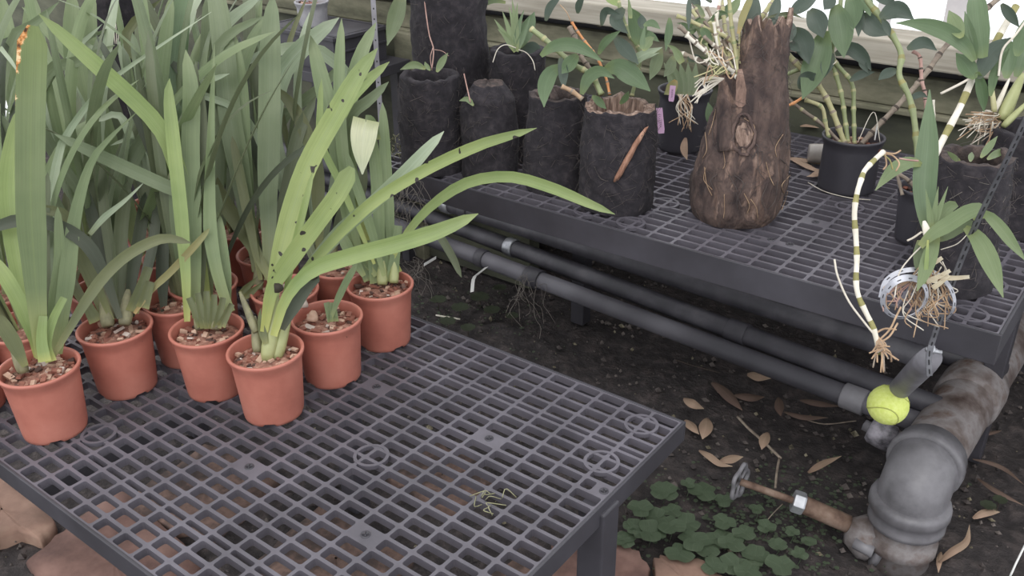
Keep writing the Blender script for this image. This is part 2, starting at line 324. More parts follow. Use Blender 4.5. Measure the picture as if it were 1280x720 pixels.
# ---------------------------------------------------------------- plastic grid panels
CU=1.8779*S; RW=1.030*S; TW=.56*S; GB=.0027
def grid_bench(name,label,x1,ncol,yb,sgn,z,nrow,skirt,patches,rings,legs,group=None):
    """x1 = right edge, rows run from yb in direction sgn"""
    root=thing(name,(x1-ncol*CU/2,yb+sgn*.35,GZ),label,'bench',group)
    rows=[0]
    for i in range(1,nrow+1): rows.append(rows[-1]+(TW if i in (5,24) else RW))
    top=MB(); th=.012
    def cell(x0,x1_,y0,y1,solid=False,gx0=GB,gx1=GB,cl=None):
        # x0<x1 , y0<y1 world
        if solid: 
            top.add([(x0,y0,z),(x1_,y0,z),(x1_,y1,z),(x0,y1,z)],[(0,1,2,3)]); return
        a0,a1,b0,b1=x0+GB,x1_-GB,y0+GB,y1-GB
        r=min(.0035,(b1-b0)*.32); inn=[];out=[]
        for cx,cy,ox,oy,q in ((a1-r,b1-r,x1_,y1,0),(a0+r,b1-r,x0,y1,1),(a0+r,b0+r,x0,y0,2),(a1-r,b0+r,x1_,y0,3)):
            for k in range(3):
                t=(q+k/2)*PI/2; inn.append((cx+r*math.cos(t),cy+r*math.sin(t)))
            if q==0: out+=[(ox,cy+r*0),(ox,oy),(cx,oy)]
            if q==1: out+=[(cx,oy),(ox,oy),(ox,cy)]
            if q==2: out+=[(ox,cy),(ox,oy),(cx,oy)]
            if q==3: out+=[(cx,oy),(ox,oy),(ox,cy)]
        vs=[(p[0],p[1],z) for p in out]+[(p[0],p[1],z) for p in inn]+[(p[0],p[1],z-th) for p in inn]
        fs=[(i,(i+1)%12,12+(i+1)%12,12+i) for i in range(12)]+[(12+i,12+(i+1)%12,24+(i+1)%12,24+i) for i in range(12)]
        top.add(vs,fs)
    for c in range(ncol):
        xa,xb=x1-(c+1)*CU,x1-c*CU
        for k in range(nrow):
            ya,yb_=yb+sgn*rows[k],yb+sgn*rows[k+1]; y0,y1=min(ya,yb_),max(ya,yb_)
            hit=None
            for pc,pk,mode in patches:
                if pc==c and pk==k: hit=mode
            if hit=='full': cell(xa,xb,y0,y1,True)
            elif hit=='right': xm=(xa+xb)/2; cell(xa,xm,y0,y1); cell(xm,xb,y0,y1,True)
            elif hit=='left': xm=(xa+xb)/2; cell(xm,xb,y0,y1); cell(xa,xm,y0,y1,True)
            else: cell(xa,xb,y0,y1)
    for cx,cv in rings:
        c=(x1-cx*CU,yb+sgn*cv*S*.985)
        n=28; vs=[]
        for rr,zz in ((.0265,z-.006),(.0265,z+.0006),(.0215,z+.0006),(.0215,z-.006)):
            for k in range(n): t=2*PI*k/n; vs.append((c[0]+rr*math.cos(t),c[1]+rr*math.sin(t),zz))
        top.add(vs,[(i*n+k,i*n+(k+1)%n,(i+1)*n+(k+1)%n,(i+1)*n+k) for i in range(3) for k in range(n)])
    top.build('grid_top',M_plas,root,smooth=False)
    for pc,pk,mode in patches:
        scr=MB(); xx=x1-(pc+(.5 if mode=='full' else .2 if mode=='right' else .8))*CU; yy=yb+sgn*(rows[pk]+.5*RW)
        scr.lathe([(.0,z+.0004),(.0045,z+.0005),(.0055,z+.0014),(.0066,z+.0014),(.007,z)],(xx,yy,0),14)
        scr.box((xx,yy,z+.0012),(.009,.0012,.001),.7).box((xx,yy,z+.0012),(.0012,.009,.001),.7)
        scr.build('screw_cap',M_skirt,root)
    xL=x1-ncol*CU; D_=rows[-1]; yc=yb+sgn*D_/2
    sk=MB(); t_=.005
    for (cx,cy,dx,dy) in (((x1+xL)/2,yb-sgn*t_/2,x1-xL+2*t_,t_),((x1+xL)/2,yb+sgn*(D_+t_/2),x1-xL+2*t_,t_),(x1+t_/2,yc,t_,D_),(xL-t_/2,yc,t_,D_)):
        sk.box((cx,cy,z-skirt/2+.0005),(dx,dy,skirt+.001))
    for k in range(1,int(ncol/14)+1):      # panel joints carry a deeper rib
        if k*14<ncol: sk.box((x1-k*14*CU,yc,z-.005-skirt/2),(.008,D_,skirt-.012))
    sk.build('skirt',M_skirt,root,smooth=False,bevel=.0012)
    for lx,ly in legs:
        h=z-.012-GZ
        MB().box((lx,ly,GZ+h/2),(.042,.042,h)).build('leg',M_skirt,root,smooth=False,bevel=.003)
    return root
tp=[(0,8,'right'),(4,8,'full'),(9,8,'full'),(14,8,'right'),(0,18,'right'),(4,18,'full'),(9,18,'full'),(18,8,'full')]
tr=[(1,1.65),(1,6.25),(6.9,13.85),(13,1.65),(13,6.25),(1,22),(14.8,22.3),(15,1.65),(20.9,13.85)]
grid_bench('grid_bench','low black plastic slatted-grid bench carrying the terracotta orchid pots',0,27,0,-1,0,27,.034,tp,tr,[(-.010,-.218),(-.034,-.60),(-.70,-.06),(-1.2,-.1),(-1.2,-.62)])
bp=[(7,4,'full'),(8,4,'right'),(7,9,'full'),(0,9,'right'),(0,18,'right'),(4,18,'full'),(9,18,'full'),(18,8,'full'),(18,18,'full')]
br=[(13.15,1.6),(13.05,6.4),(15.1,1.6),(15.1,6.4),(1,1.6),(1,6.4),(7,13.8),(20.9,13.85),(13,22),(15,22),(1,22)]
grid_bench('grid_bench','long raised black grid bench along the wall with black log mounts',0.362,26,BY,1,BZ,28,.048,bp,br,[(.30,BY+.67),(-.76,BY+.67)])
# ---------------------------------------------------------------- ground, paving
gx0,gx1,gy0,gy1=-3.6,1.5,-2.4,2.2; NX,NY=230,210; vs=[];
for j in range(NY+1):
    for i in range(NX+1):
        x=gx0+(gx1-gx0)*i/NX; y=gy0+(gy1-gy0)*j/NY
        h=.018*noise.noise(Vector((x*4,y*4,0)))+.010*noise.noise(Vector((x*17,y*17,3)))+.006*noise.noise(Vector((x*45,y*45,7)))
        vs.append((x,y,GZ-.012+h))
W_=NX+1
MBg=MB().add(vs,[(j*W_+i,j*W_+i+1,(j+1)*W_+i+1,(j+1)*W_+i) for j in range(NY) for i in range(NX)])
tag(MBg.build('floor',M_soil),kind='structure')
cr=MB()
for k in range(5200):
    x=random.uniform(-1.8,.9); y=random.uniform(.1,1.5) if k%4 else random.uniform(-1,.3); s_=random.choice((.0025,.003,.004,.006,.009))*random.uniform(.7,1.2)
    c=Vector((x,y,GZ-.006+s_*.3)); a,b2,c2=[random.uniform(.6,1.2)*s_ for _ in range(3)]
    cr.add([c+Vector(q) for q in ((a,0,0),(-a,0,0),(0,b2,0),(0,-b2,0),(0,0,c2),(0,0,-c2))],[(0,2,4),(2,1,4),(1,3,4),(3,0,4),(2,0,5),(1,2,5),(3,1,5),(0,3,5)],mi=0 if random.random()<.9 else 1)
cr=cr.build('soil_crumbs',[M_crumb,M_debris],smooth=False); tag(cr,'loose crumbs of dark soil and grit scattered over the ground','soil',kind='stuff')
def stone(pts,z,label,m_,grp=None):
    c=sum((Vector(p) for p in pts),Vector((0,0,0)))/len(pts); n=len(pts)
    P=[]
    for i in range(n):
        a=Vector(pts[i]);b=Vector(pts[(i+1)%n])
        for k in range(5):
            q=a.lerp(b,k/5); q+=(q-c).normalized()*random.uniform(-.006,.006); P.append(q)
    n=len(P); vs=[];
    for s_,zz in ((1,-.03),(1,z-.008),(.97,z),(.6,z+.001),(.02,z)):
        for q in P: vs.append((c.x+(q.x-c.x)*s_,c.y+(q.y-c.y)*s_,GZ+zz+(random.uniform(-.0015,.0015) if s_<.99 else 0)))
    o=MB().add(vs,[(i*n+k,i*n+(k+1)%n,(i+1)*n+(k+1)%n,(i+1)*n+k) for i in range(4) for k in range(n)]).build('paving_stone',m_)
    return center(tag(o,label,'paving stone',grp))
def gp(x,y): p=on(x,y,GZ+.012); return Vector((p.x,p.y,0))
a=gp(-60,560);b_=gp(20,603);c_=gp(72,655);d_=gp(50,676);e_=gp(25,668);f_=gp(-80,700)
stone([a,b_,c_,d_,e_,f_],.022,'pale tan paving stone beside the left front edge of the low bench',M_stone)
stone([gp(78,662),gp(150,600),gp(250,700),gp(235,790),gp(120,790),gp(30,700)],.012,'brown paving stone just right of the pale tan stone, lower left corner',M_stone2)
stone([gp(758,668),gp(800,690),gp(812,716),gp(802,790),gp(690,790),gp(690,680)],.016,'rusty brown paving stone right of the bench leg',M_stone2)
stone([gp(818,700),gp(838,692),gp(880,704),gp(912,730),gp(905,790),gp(815,790)],.018,'worn greyish pink paving stone under the clover edge',M_stone)
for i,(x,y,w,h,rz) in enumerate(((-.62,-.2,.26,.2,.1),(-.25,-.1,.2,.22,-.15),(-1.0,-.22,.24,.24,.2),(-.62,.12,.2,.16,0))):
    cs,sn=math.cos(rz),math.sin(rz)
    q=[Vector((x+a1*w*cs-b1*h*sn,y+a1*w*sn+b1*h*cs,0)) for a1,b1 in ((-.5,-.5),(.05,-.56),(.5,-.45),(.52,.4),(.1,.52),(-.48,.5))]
    stone(q,.012+.002*(i%3),'shade-toned brown paving stone seen through the grid under the low bench',M_stone3,'paving stones under the low bench')
# ---------------------------------------------------------------- wall and window
WY=.965
def struct(mb,name,m_,**k): return tag(mb.build(name,m_,smooth=False,**k),kind='structure')
WX0,WX1=-4.2,1.4; wc=(WX0+WX1)/2; wl=WX1-WX0
struct(MB().box((wc,WY+.045,.376),(wl,.13,.052)),'trim_1',M_sill,bevel=.004)
struct(MB().box((wc,WY+.03,.291),(wl,.03,.068)).box((wc,WY+.022,.250),(wl,.046,.012)),'wall_back',M_moss,bevel=.003)
struct(MB().box((wc,WY+.07,.30),(wl,.02,.16)),'dark_gap_backing',M_skirt)  # black sheet added behind the sill gap so it reads as shade
struct(MB().box((wc,WY+.40,-.20),(wl,.04,.72)),'wall_footing',M_dark)
struct(MB().box((wc,WY+.22,.15),(wl,.34,.02)),'trim_4',M_dark)
struct(MB().box((-2.6,WY+.03,-.16),(3.2,.05,.64)),'wall_left',M_moss2)
struct(MB().box((wc,WY+.035,.20),(wl,.04,.09)),'wall_base',M_moss2)
w=MB().box((-1.45,WY-.002,-.18),(.075,.04,.86)); struct(w,'trim_2',M_moss,bevel=.003)
db=MB()
for k in range(160):
    x=random.uniform(-1.1,.5); s_=random.uniform(.003,.01)
    db.box((x,WY+random.uniform(0,.02),.346+s_*.3),(s_*random.uniform(1,3),s_,s_*.7),random.uniform(0,3))
tag(db.build('debris',M_debris,smooth=False),'crumbly bits of plaster and moss caught under the wooden sill','debris',kind='stuff')
fr=MB()
for x in (-3.2,-2.4,-1.6,-.85,-.1): fr.box((x,WY+.08,1.15),(.022,.035,1.5))
_r=ray(1201,20); _x=CAM.x+_r.x*((WY+.08-CAM.y)/_r.y)
wb=MB().box((_x,WY+.08,1.15),(.055,.04,1.5))
w1=struct(fr,'window_1',M_bar); gl=MB().box((wc,WY+.085,1.15),(wl,.004,1.5)).build('glass_pane',M_glassm,w1,smooth=False)
wf=wb.build('glazing_bar',M_bar,w1,smooth=False)
# ---------------------------------------------------------------- pipes
def pipe(name,label,pts,r,m_,cat='pipe',collars=(),n=20,grp=None):
    P=spline(pts,max(10,len(pts)*6)) if len(pts)>2 else [Vector(pts[0]).lerp(Vector(pts[1]),i/12) for i in range(13)]
    root=thing(name,P[0],label,cat,grp)
    MB().tube(P,r,n).build('tube',m_,root)
    for t,l,k,mm in collars:
        i=min(len(P)-2,int(t*(len(P)-1))); f=t*(len(P)-1)-i; c=P[i].lerp(P[i+1],f); T=(P[i+1]-P[i]).normalized()
        MB().lathe([(r*.98,-l/2),(r*k*.97,-l/2),(r*k,-l/2+.002),(r*k,l/2-.002),(r*k*.97,l/2),(r*.98,l/2)],c,20,ax=T).build('collar',mm,root)
    return root
PZ=-.3
def pl(y,z,xa,xb): return [(xa,y,z),(xb,y,z)]
def pp(a,za,b,zb,x0,x1):
    A=on(a[0],a[1],za);B=on(b[0],b[1],zb); f=lambda x:A+(B-A)*((x-A.x)/(B.x-A.x)); return [f(x0),f(x1)]
pipe('heating_pipe','grey heating pipe nearest the soil, running in front of all other pipes',pp((627,332),-.30,(1085,505),-.30,-2.3,.27),.0235,M_pipeg2,collars=((.575,.05,1.2,M_pipe),(.925,.05,1.22,M_iron),(.50,.03,1.15,M_pipe)))
pipe('heating_pipe','second dark heating pipe just behind the grey front pipe',pp((714,337),-.27,(1084,476),-.27,-2.3,.29),.024,M_pipe,collars=((.52,.03,1.15,M_galv),(.8,.05,1.15,M_pipe)))
pipe('heating_pipe','third black heating pipe close under the bench skirt',pp((602,268),-.20,(1043,411),-.20,-2.3,.20),.025,M_pipe,collars=((.44,.03,1.18,M_galv),(.47,.03,1.18,M_pipe)))
pipe('heating_pipe','rearmost black heating pipe in the shade behind the others',pp((600,246),-.26,(1100,415),-.26,-2.3,.32),.024,M_pipe,collars=((.6,.04,1.15,M_pipe),))
# big pipe with elbow
bx,by_=.262,.50
root=thing('drain_pipe',(bx,by_,GZ),'thick grey cast iron pipe with a rounded elbow turning down into the soil','pipe')
R_=.060
end=Vector((.285,1.33,PZ+.0)); st=Vector((bx,by_+.055,PZ))
d=(end-st).normalized()
MB().tube([st.lerp(end,i/10) for i in range(11)],R_,28).build('straight_pipe',M_ironr,root)
arc=[]
for i in range(11):
    t=i/10*PI/2; arc.append(Vector((bx,by_+.055,PZ-.07))+Vector((-d.x*.07*math.sin(t)*.0,-.07*math.sin(t),.07*math.cos(t))))
MB().tube(arc,R_*1.07,28).build('elbow',M_iron,root)
MB().lathe([(R_,-.03),(R_*1.14,-.03),(R_*1.2,-.025),(R_*1.2,-.008),(R_*1.12,0),(R_*1.12,.02),(R_,.02)],arc[0]+d*.01,28,ax=d).build('socket_rim',M_iron,root)
vx=Vector((bx,arc[-1].y,arc[-1].z))
MB().lathe([(R_*1.0,.03),(R_*1.2,.028),(R_*1.25,.02),(R_*1.25,.006),(R_*1.15,0),(R_*1.15,-.015),(R_*1.19,-.02),(R_*1.19,-.028),(R_*.97,-.034)],vx,28).build('socket_rim',M_iron,root)
MB().lathe([(R_*.98,0),(R_*.98,-.06),(R_*1.1,-.065),(R_*1.1,-.085),(R_*.98,-.09),(R_*.98,-.3)],vx,28).build('standpipe',M_ironr,root)
c1=Vector((.300,.93,PZ)); MB().lathe([(R_,-.05),(R_*1.1,-.048),(R_*1.13,-.03),(R_*1.13,.03),(R_*1.1,.048),(R_,.05)],st+d*.30,28,ax=d).build('coupling',M_ironr,root)
# union below the ball
q0=at(1120,549,1.93); q1=Vector((bx,q0.y+.0,q0.z-.0))
root=thing('pipe_union',q0,'speckled grey pipe union with chipped paint below the tennis ball','pipe fitting')
MB().tube([at(1103,541,1.93),at(1150,566,1.90)],.0215,18).build('stub_pipe',M_ironr,root)
MB().lathe([(.0,-.03),(.024,-.028),(.03,-.02),(.031,.0),(.03,.02),(.022,.028),(.0,.03)],at(1103,543,1.93),8,ax=at(1150,566,1.9)-at(1103,541,1.93)).build('union_body',M_debris and mat('chipped_paint',[rgb(60,58,64),rgb(130,126,134),rgb(168,162,172)],40,.5,.3,.002),root)
MB().lathe([(0,-.02),(.012,-.018),(.013,.01),(0,.012)],at(1090,536,1.94),10,ax=at(1150,566,1.9)-at(1103,541,1.93)).build('plug',M_iron,root)
# ball and strut tube
BR=.036; bc=at(1110,506,1.665)
root=thing('tennis_ball',bc-Vector((0,0,BR)),'bright yellow-green tennis ball stuck on the lower end of a grey tube','ball')
me=bpy.data.meshes.new('felt'); bm=bmesh.new(); bmesh.ops.create_uvsphere(bm,u_segments=40,v_segments=24,radius=BR); bm.to_mesh(me); bm.free()
for p in me.polygons:p.use_smooth=True
me.materials.append(M_ball); o=bpy.data.objects.new('felt_cover',me); COL.objects.link(o); o.parent=root; o.location=(0,0,BR)
sm=[]
rv=(CAM-bc).normalized(); 
for k in range(49):
    t=2*PI*k/48; a_=.72; bb=.28
    v=Vector((a_*math.cos(t)+bb*math.cos(3*t),a_*math.sin(t)-bb*math.sin(3*t),2*math.sqrt(a_*bb)*math.sin(2*t))).normalized()
    v=Matrix.Rotation(.9,3,'Z')@(Matrix.Rotation(1.0,3,'X')@v); sm.append(bc+v*(BR+.0001))
MB().tube(sm,.0011,5,cap=False).build('seam',M_seam,root)
t0=at(1119,492,1.72); t1=at(1163,447,1.315)
root=thing('strut_tube',t0,'short grey metal tube rising from the tennis ball to the bolted strap','tube')
MB().tube([t0.lerp(t1,i/8) for i in range(9)],[.0185]*7+[.0182,.016],20).build('tube',M_pipeg,root)
bt=at(1168,437,1.30)
bolt=MB().tube([bt-RT*.012,bt+RT*.010-UP*.004],.003,8); bolt.lathe([(0,-.003),(.007,-.003),(.007,.003),(0,.003)],bt-RT*.004,6,ax=RT)
bolt.build('bolt',M_chrome,root)
def perf(root,P,sides,th,m_,name,nh,hl=.004,hw=.0011):
    MB().ribbon(P,sides,th).build(name,m_,root,smooth=False)
    hb=MB(); n=len(P)-1
    for k in range(nh):
        f=(k+.5)/nh*n; i=int(f); p=Vector(P[i]).lerp(Vector(P[i+1]),f-i); T=(Vector(P[i+1])-Vector(P[i])).normalized()
        s_=sides[i].normalized(); nn=T.cross(s_).normalized()
        e=th/2+.0003; vs=[]
        for zz in (-e,e):
            for a1,b1 in ((-hl,-hw),(hl,-hw),(hl*1.25,0),(hl,hw),(-hl,hw),(-hl*1.25,0)): vs.append(p+T*a1+s_*b1+nn*zz)
        hb.add(vs,[(5,4,3,2,1,0),(6,7,8,9,10,11)]+[(i,(i+1)%6,6+(i+1)%6,6+i) for i in range(6)])
    hb.build('slot_holes',M_hole,root,smooth=False)
root=thing('perforated_strap',at(1163,455,1.3),'dark perforated metal strap slanting up from the tube bolt to the right edge','strap')
P=spline(px([(1162,470,1.295),(1161,448,1.285),(1166,425,1.28),(1190,355,1.22),(1215,292,1.16),(1245,228,1.08),(1275,165,1.0),(1300,110,.94)],1),40)
sd=[(Vector(P[min(i+1,40)])-Vector(P[max(i-1,0)])).normalized().cross(FW).normalized()*.0042 for i in range(41)]
perf(root,P,sd,.0012,M_strapd,'band',34,.0035,.001)
# coil
root=thing('strap_coil',at(1131,372,1.2),'pale silver coil of perforated strap in front of the hanging orchid','coil')
cc=at(1130,371,1.21); ax=(FW*.9+UP*.42+RT*.05).normalized()
X=RT.copy(); X=(X-ax*X.dot(ax)).normalized(); Y=ax.cross(X)
P=[];sd=[]
for k in range(0,85):
    t=k/84*2*PI*1.5-PI*.9; R=.0270+.0012*k/84; rd=X*math.cos(t)+Y*math.sin(t)
    P.append(cc+X*(R*math.cos(t))+Y*(R*1.05*math.sin(t))+ax*(.003*t/6-.004)); sd.append((ax*.6+rd*.8).normalized()*.0033)
perf(root,P,sd,.0010,M_tin,'wound_band',18,.0022,.0006)
P2=spline(px([(1101,372,1.22),(1107,352,1.22),(1124,340,1.215),(1148,337,1.21),(1170,342,1.205),(1186,357,1.2),(1193,375,1.2),(1190,390,1.21),(1180,402,1.24)],1),36)
sd2=[]
for i,p in enumerate(P2):
    q=p-cc-RT*.012; q=(q-ax*q.dot(ax)).normalized(); sd2.append((ax*.6+q*.8).normalized()*.0032)
perf(root,P2,sd2,.0010,M_tin,'loose_band',10,.0022,.0006)
# handwheel valve
root=thing('valve',at(1080,668,1.86),'rusty handwheel valve with a silver hexagon nut joined to the thick standpipe','valve')
vA,vB,vC,vD=at(925,602,1.88),at(998,628,1.86),at(1060,655,1.85),at(1096,676,1.84)
MB().tube([vA.lerp(vB,i/5) for i in range(6)],.0075,10).build('stem',M_rust,root)
ax_=(vB-vA).normalized()
MB().lathe([(0,-.012),(.022,-.012),(.0235,-.008),(.0235,.008),(.022,.012),(0,.012)],vB,6,ax=ax_).build('hex_nut',M_chrome,root,smooth=False,bevel=.001)
MB().tube([vB.lerp(vC,i/4) for i in range(5)],[.0185]*5,14).build('bonnet',M_rust,root)
MB().lathe([(0,-.035),(.026,-.03),(.038,-.012),(.046,.0),(.046,.016),(.036,.02),(.036,.05),(0,.055)],vD-ax_*.028,20,ax=ax_).build('body',M_ironr,root)
MB().lathe([(.0,-.006),(.052,-.006),(.052,.006),(.0,.006)],vD-ax_*.0,20,ax=ax_).build('flange',M_iron,root)
MB().tube([at(1068,678,1.82),at(1092,690,1.80)],[.012,.013],10).build('drain_plug',M_iron,root)
hw=MB(); wn=(ax_-FW*.5).normalized(); hx=(UP-wn*UP.dot(wn)).normalized(); hy=wn.cross(hx); ring=[]
for k in range(41):
    t=2*PI*k/40; R=.034*(1+.12*math.cos(5*t)); ring.append(vA+hx*(R*math.cos(t))+hy*(R*math.sin(t)))
hw.tube(ring,.0045,8,cap=False)
for k in range(5):
    t=2*PI*(k+.5)/5; hw.tube([vA,vA+(hx*math.cos(t)+hy*math.sin(t))*.034],.003,6)
hw.build('handwheel',M_iron,root)
o=MB().tube(spline(px([(1262,722,1.6),(1272,700,1.6),(1284,676,1.62)],1),8),.0018,6).build('white_wire',M_white); center(tag(o,'thin white wire standing at the lower right corner of the ground','wire'))
# ---------------------------------------------------------------- terracotta pots
def potmesh(rt,rb,H,notch=True,lip=.0065,band=.012):
    pr=[(rb-.004,.002),(rb*.97,0),(rb,.0008),(rb+.0006,.0052),(rb+.0008,.0065),(rb+.0012,.010),(rt-.0058,H-band-.012),(rt-.0052,H-band-.004),(rt-.003,H-band),(rt-.0012,H-lip*.9),(rt,H-.004),(rt,H-.0012),(rt-.001,H),(rt-.004,H),(rt-.0052,H-.002),(rt-.0062,H-band),(rb-.002,.012),(.001,.012)]
    def mod(i,r,z,t):
        if notch and i<=2 and (int(t/(2*PI)*16)%4==1): return r,z+.0040
        return r,z
    return pr,mod
def chips(parent,c,R,n=70,name='potting_bark',dark=False):
    mb=MB(); mb.lathe([(R,-.004),(R*.7,.0),(R*.3,.002),(.001,.003)],c,20)
    for k in range(n):
        a=random.uniform(0,2*PI); rr=R*.93*math.sqrt(random.random()); s_=random.uniform(.004,.0105)
        mb.box((c[0]+rr*math.cos(a),c[1]+rr*math.sin(a),c[2]+random.uniform(-.001,.006)),(s_*random.uniform(.8,1.8),s_*.8,s_*.45),random.uniform(0,3),mi=random.choice((1,1,1,2,2,4,1,1,2,1,3,4) if not dark else (1,4,4,4,2)))
        # tilt last 8 verts
        ax=Vector((random.uniform(-1,1),random.uniform(-1,1),0)); ax.normalize(); M=Matrix.Rotation(random.uniform(-.7,.7),3,ax)
        cc=sum((mb.v[-8+i] for i in range(8)),Vector((0,0,0)))/8
        for i in range(8): mb.v[-8+i]=cc+M@(mb.v[-8+i]-cc)
    o=mb.build(name,[M_potin]+M_chip,parent,smooth=False); o['kind']='stuff'; return o
PRT,PRB,PH=.058,.0455,.112
_pm=None
def make_pot(bx,by,label,grp='terracotta plastic pots of strap-leaved orchids on the low bench',nchip=70,name='potted_orchid'):
    global _pm
    root=thing(name,(bx,by,.0),label,'potted plant',grp)
    if _pm is None:
        p,md=potmesh(PRT,PRB,PH); o=MB().lathe(p,(0,0,0),64,mod=md).build('pot',M_pot); _pm=o.data; o.parent=root
    else:
        o=bpy.data.objects.new('pot',_pm); COL.objects.link(o); o.parent=root
    o.rotation_euler=(0,0,random.uniform(0,6))
    chips(root,(bx,by,PH-.016),PRT-.0075,nchip); return root
def bulb(parent,a,b,r,m_,name='pseudobulb',shape=None):
    n=9; r*=.72; P=[Vector(a).lerp(Vector(b),i/n) for i in range(n+1)]
    rs=shape or [.8,.95,1,.98,.92,.84,.76,.66,.52,.3]
    return MB().tube(P,[r*k for k in rs],12,flat=.8).build(name,m_,parent)
def potbase(x,y):
    p=on(x,y,0); return p+HF*(PRB-.001)
def rleaf(parent,base,az,L,lean,droop,w,m_,tw=0,prof='strap'):
    P=[];p=Vector(base);th=lean; n=7
    for i in range(n+1):
        P.append(p.copy()); dirv=Vector((math.sin(th)*math.cos(az),math.sin(th)*math.sin(az),math.cos(th)))
        p=p+dirv*(L/n); th+=droop/n*(i+.5)/n*2
    nrm=Vector((-math.cos(az)*math.cos(lean),-math.sin(az)*math.cos(lean),math.sin(lean)+.2)).normalized()
    return leaf(parent,P,w,m_,tw=tw,prof=prof,normal=nrm)
def fan(root,c,n,seed,mats,L=(.32,.56),lean=(.03,.5),w=(.016,.026),droop=(.2,1.5),az=None):
    R=random.Random(seed)
    for k in range(n):
        a=R.gauss(2.2,.95) if az is None else R.uniform(*az)
        b=Vector((c[0]+.018*math.cos(a),c[1]+.018*math.sin(a),PH-.015+c[2]))
        rleaf(root,b,a,R.uniform(*L),R.uniform(*lean),R.uniform(*droop),R.uniform(*w),R.choice(mats),R.uniform(-.9,.9))
G1='terracotta pots of strap-leaved orchids'
def stubs(root,pts,wpx,m_,d,prof='stub'):
    for a,b in pts: pxleaf(root,[a,((a[0]+b[0])/2,(a[1]+b[1])/2),b],wpx,m_,d,prof=prof,name='leaf_stub',n=6,fold=.4)
# A front left
pA_=potbase(54,557); A=make_pot(pA_.x,pA_.y,'terracotta orchid pot nearest the left corner, its broad leaf scorched orange at the tip'); dA=dep(pA_)-.04
pxleaf(A,[(52,448),(47,390),(42,320),(38,250),(38,150),(40,70),(41,32)],34,LA,dA-.02,dA-.08,prof='blunt',tw=.1)
pxleaf(A,[(48,446),(33,380),(18,300),(11,235),(18,175),(28,130)],24,LB,dA+.02,dA+.05)
pxleaf(A,[(70,442),(82,360),(94,270),(113,205),(135,175),(170,141)],20,LM,dA+.01,dA+.1,prof='grass')
pxleaf(A,[(58,440),(60,350),(62,265),(74,190),(90,158),(130,108),(187,66),(264,15)],12,LP,dA+.06,dA+.16,prof='grass')
pxleaf(A,[(66,446),(86,412),(111,371),(135,340),(165,315),(204,298),(240,304)],14,LO,dA-.01,dA+.05)
pxleaf(A,[(50,448),(32,395),(12,355),(-12,318)],18,LB,dA-.01,dA-.03)
pxleaf(A,[(32,458),(15,425),(-6,392)],18,LO,dA-.03,dA-.06)
pxleaf(A,[(62,440),(66,380),(74,320),(72,258)],12,LM,dA+.03)
pxleaf(A,[(64,452),(58,430),(66,400),(80,372)],13,LB,dA-.02,prof='stub',name='leaf_base')
pxleaf(A,[(56,452),(52,425),(54,395)],15,LB,dA-.03,prof='stub',name='leaf_base')
pxleaf(A,[(46,446),(38,400),(28,340),(20,280),(0,240)],14,LM,dA+.05,dA+.08)
pxleaf(A,[(56,444),(54,400),(55,340),(54,270),(60,215)],15,LD,dA+.05)
bulb(A,at(30,466,dA-.02),at(14,425,dA-.03),.013,M_bulbo)
p0=potbase(-50,528); A0=make_pot(p0.x,p0.y,'terracotta orchid pot cut off by the left edge of the photo',nchip=30)

# B
pB=potbase(148,501); B=make_pot(pB.x,pB.y,'terracotta orchid pot second from the left, with drooping dull leaves and a pale cut stub'); dB=dep(pB)-.04
pxleaf(B,[(150,398),(128,338),(105,302),(65,280),(20,276),(-25,292)],17,LK,dB-.03,dB-.1)
pxleaf(B,[(140,400),(118,350),(95,300),(82,270),(56,262),(30,262)],14,LO,dB-.02,dB-.06)
pxleaf(B,[(168,392),(190,362),(215,338),(250,300),(262,285)],9,LY,dB-.02,dB)
pxleaf(B,[(112,293),(130,272),(157,250),(182,226)],8,LP,dB-.02,dB+.02,prof='grass')
for q in ([(130,400),(112,350),(92,300),(80,240)],[(140,398),(132,340),(118,280),(104,230)],[(150,398),(150,340),(152,280),(160,225)],[(158,398),(166,340),(175,290),(182,240)],[(165,396),(180,350),(192,300),(196,250)],[(145,398),(140,330),(130,260),(128,200)],[(120,400),(100,370),(86,345),(70,330)]):
    pxleaf(B,q,random.uniform(12,18),random.choice((LD,LK,LD,LO)),dB,dB+.08,tw=random.uniform(-.5,.5))
stubs(B,[((165,390),(186,334)),((120,402),(104,372)),((178,385),(188,352))],16,LO,dB-.02)
bulb(B,at(135,408,dB-.02),at(130,360,dB),.016,M_bulbo); bulb(B,at(156,406,dB-.02),at(160,362,dB),.015,M_bulbo)
# C behind
pC=on(226,462,0)+HF*PRB; C=make_pot(pC.x,pC.y,'shaded terracotta pot half hidden between the second and third front pots',nchip=30)
dC=dep(pC); fan(C,(pC.x,pC.y,0),7,11,[LD,LG,LD],L=(.3,.55))
pxleaf(C,[(205,392),(203,350),(204,305),(212,290)],15,LK,dC-.06)
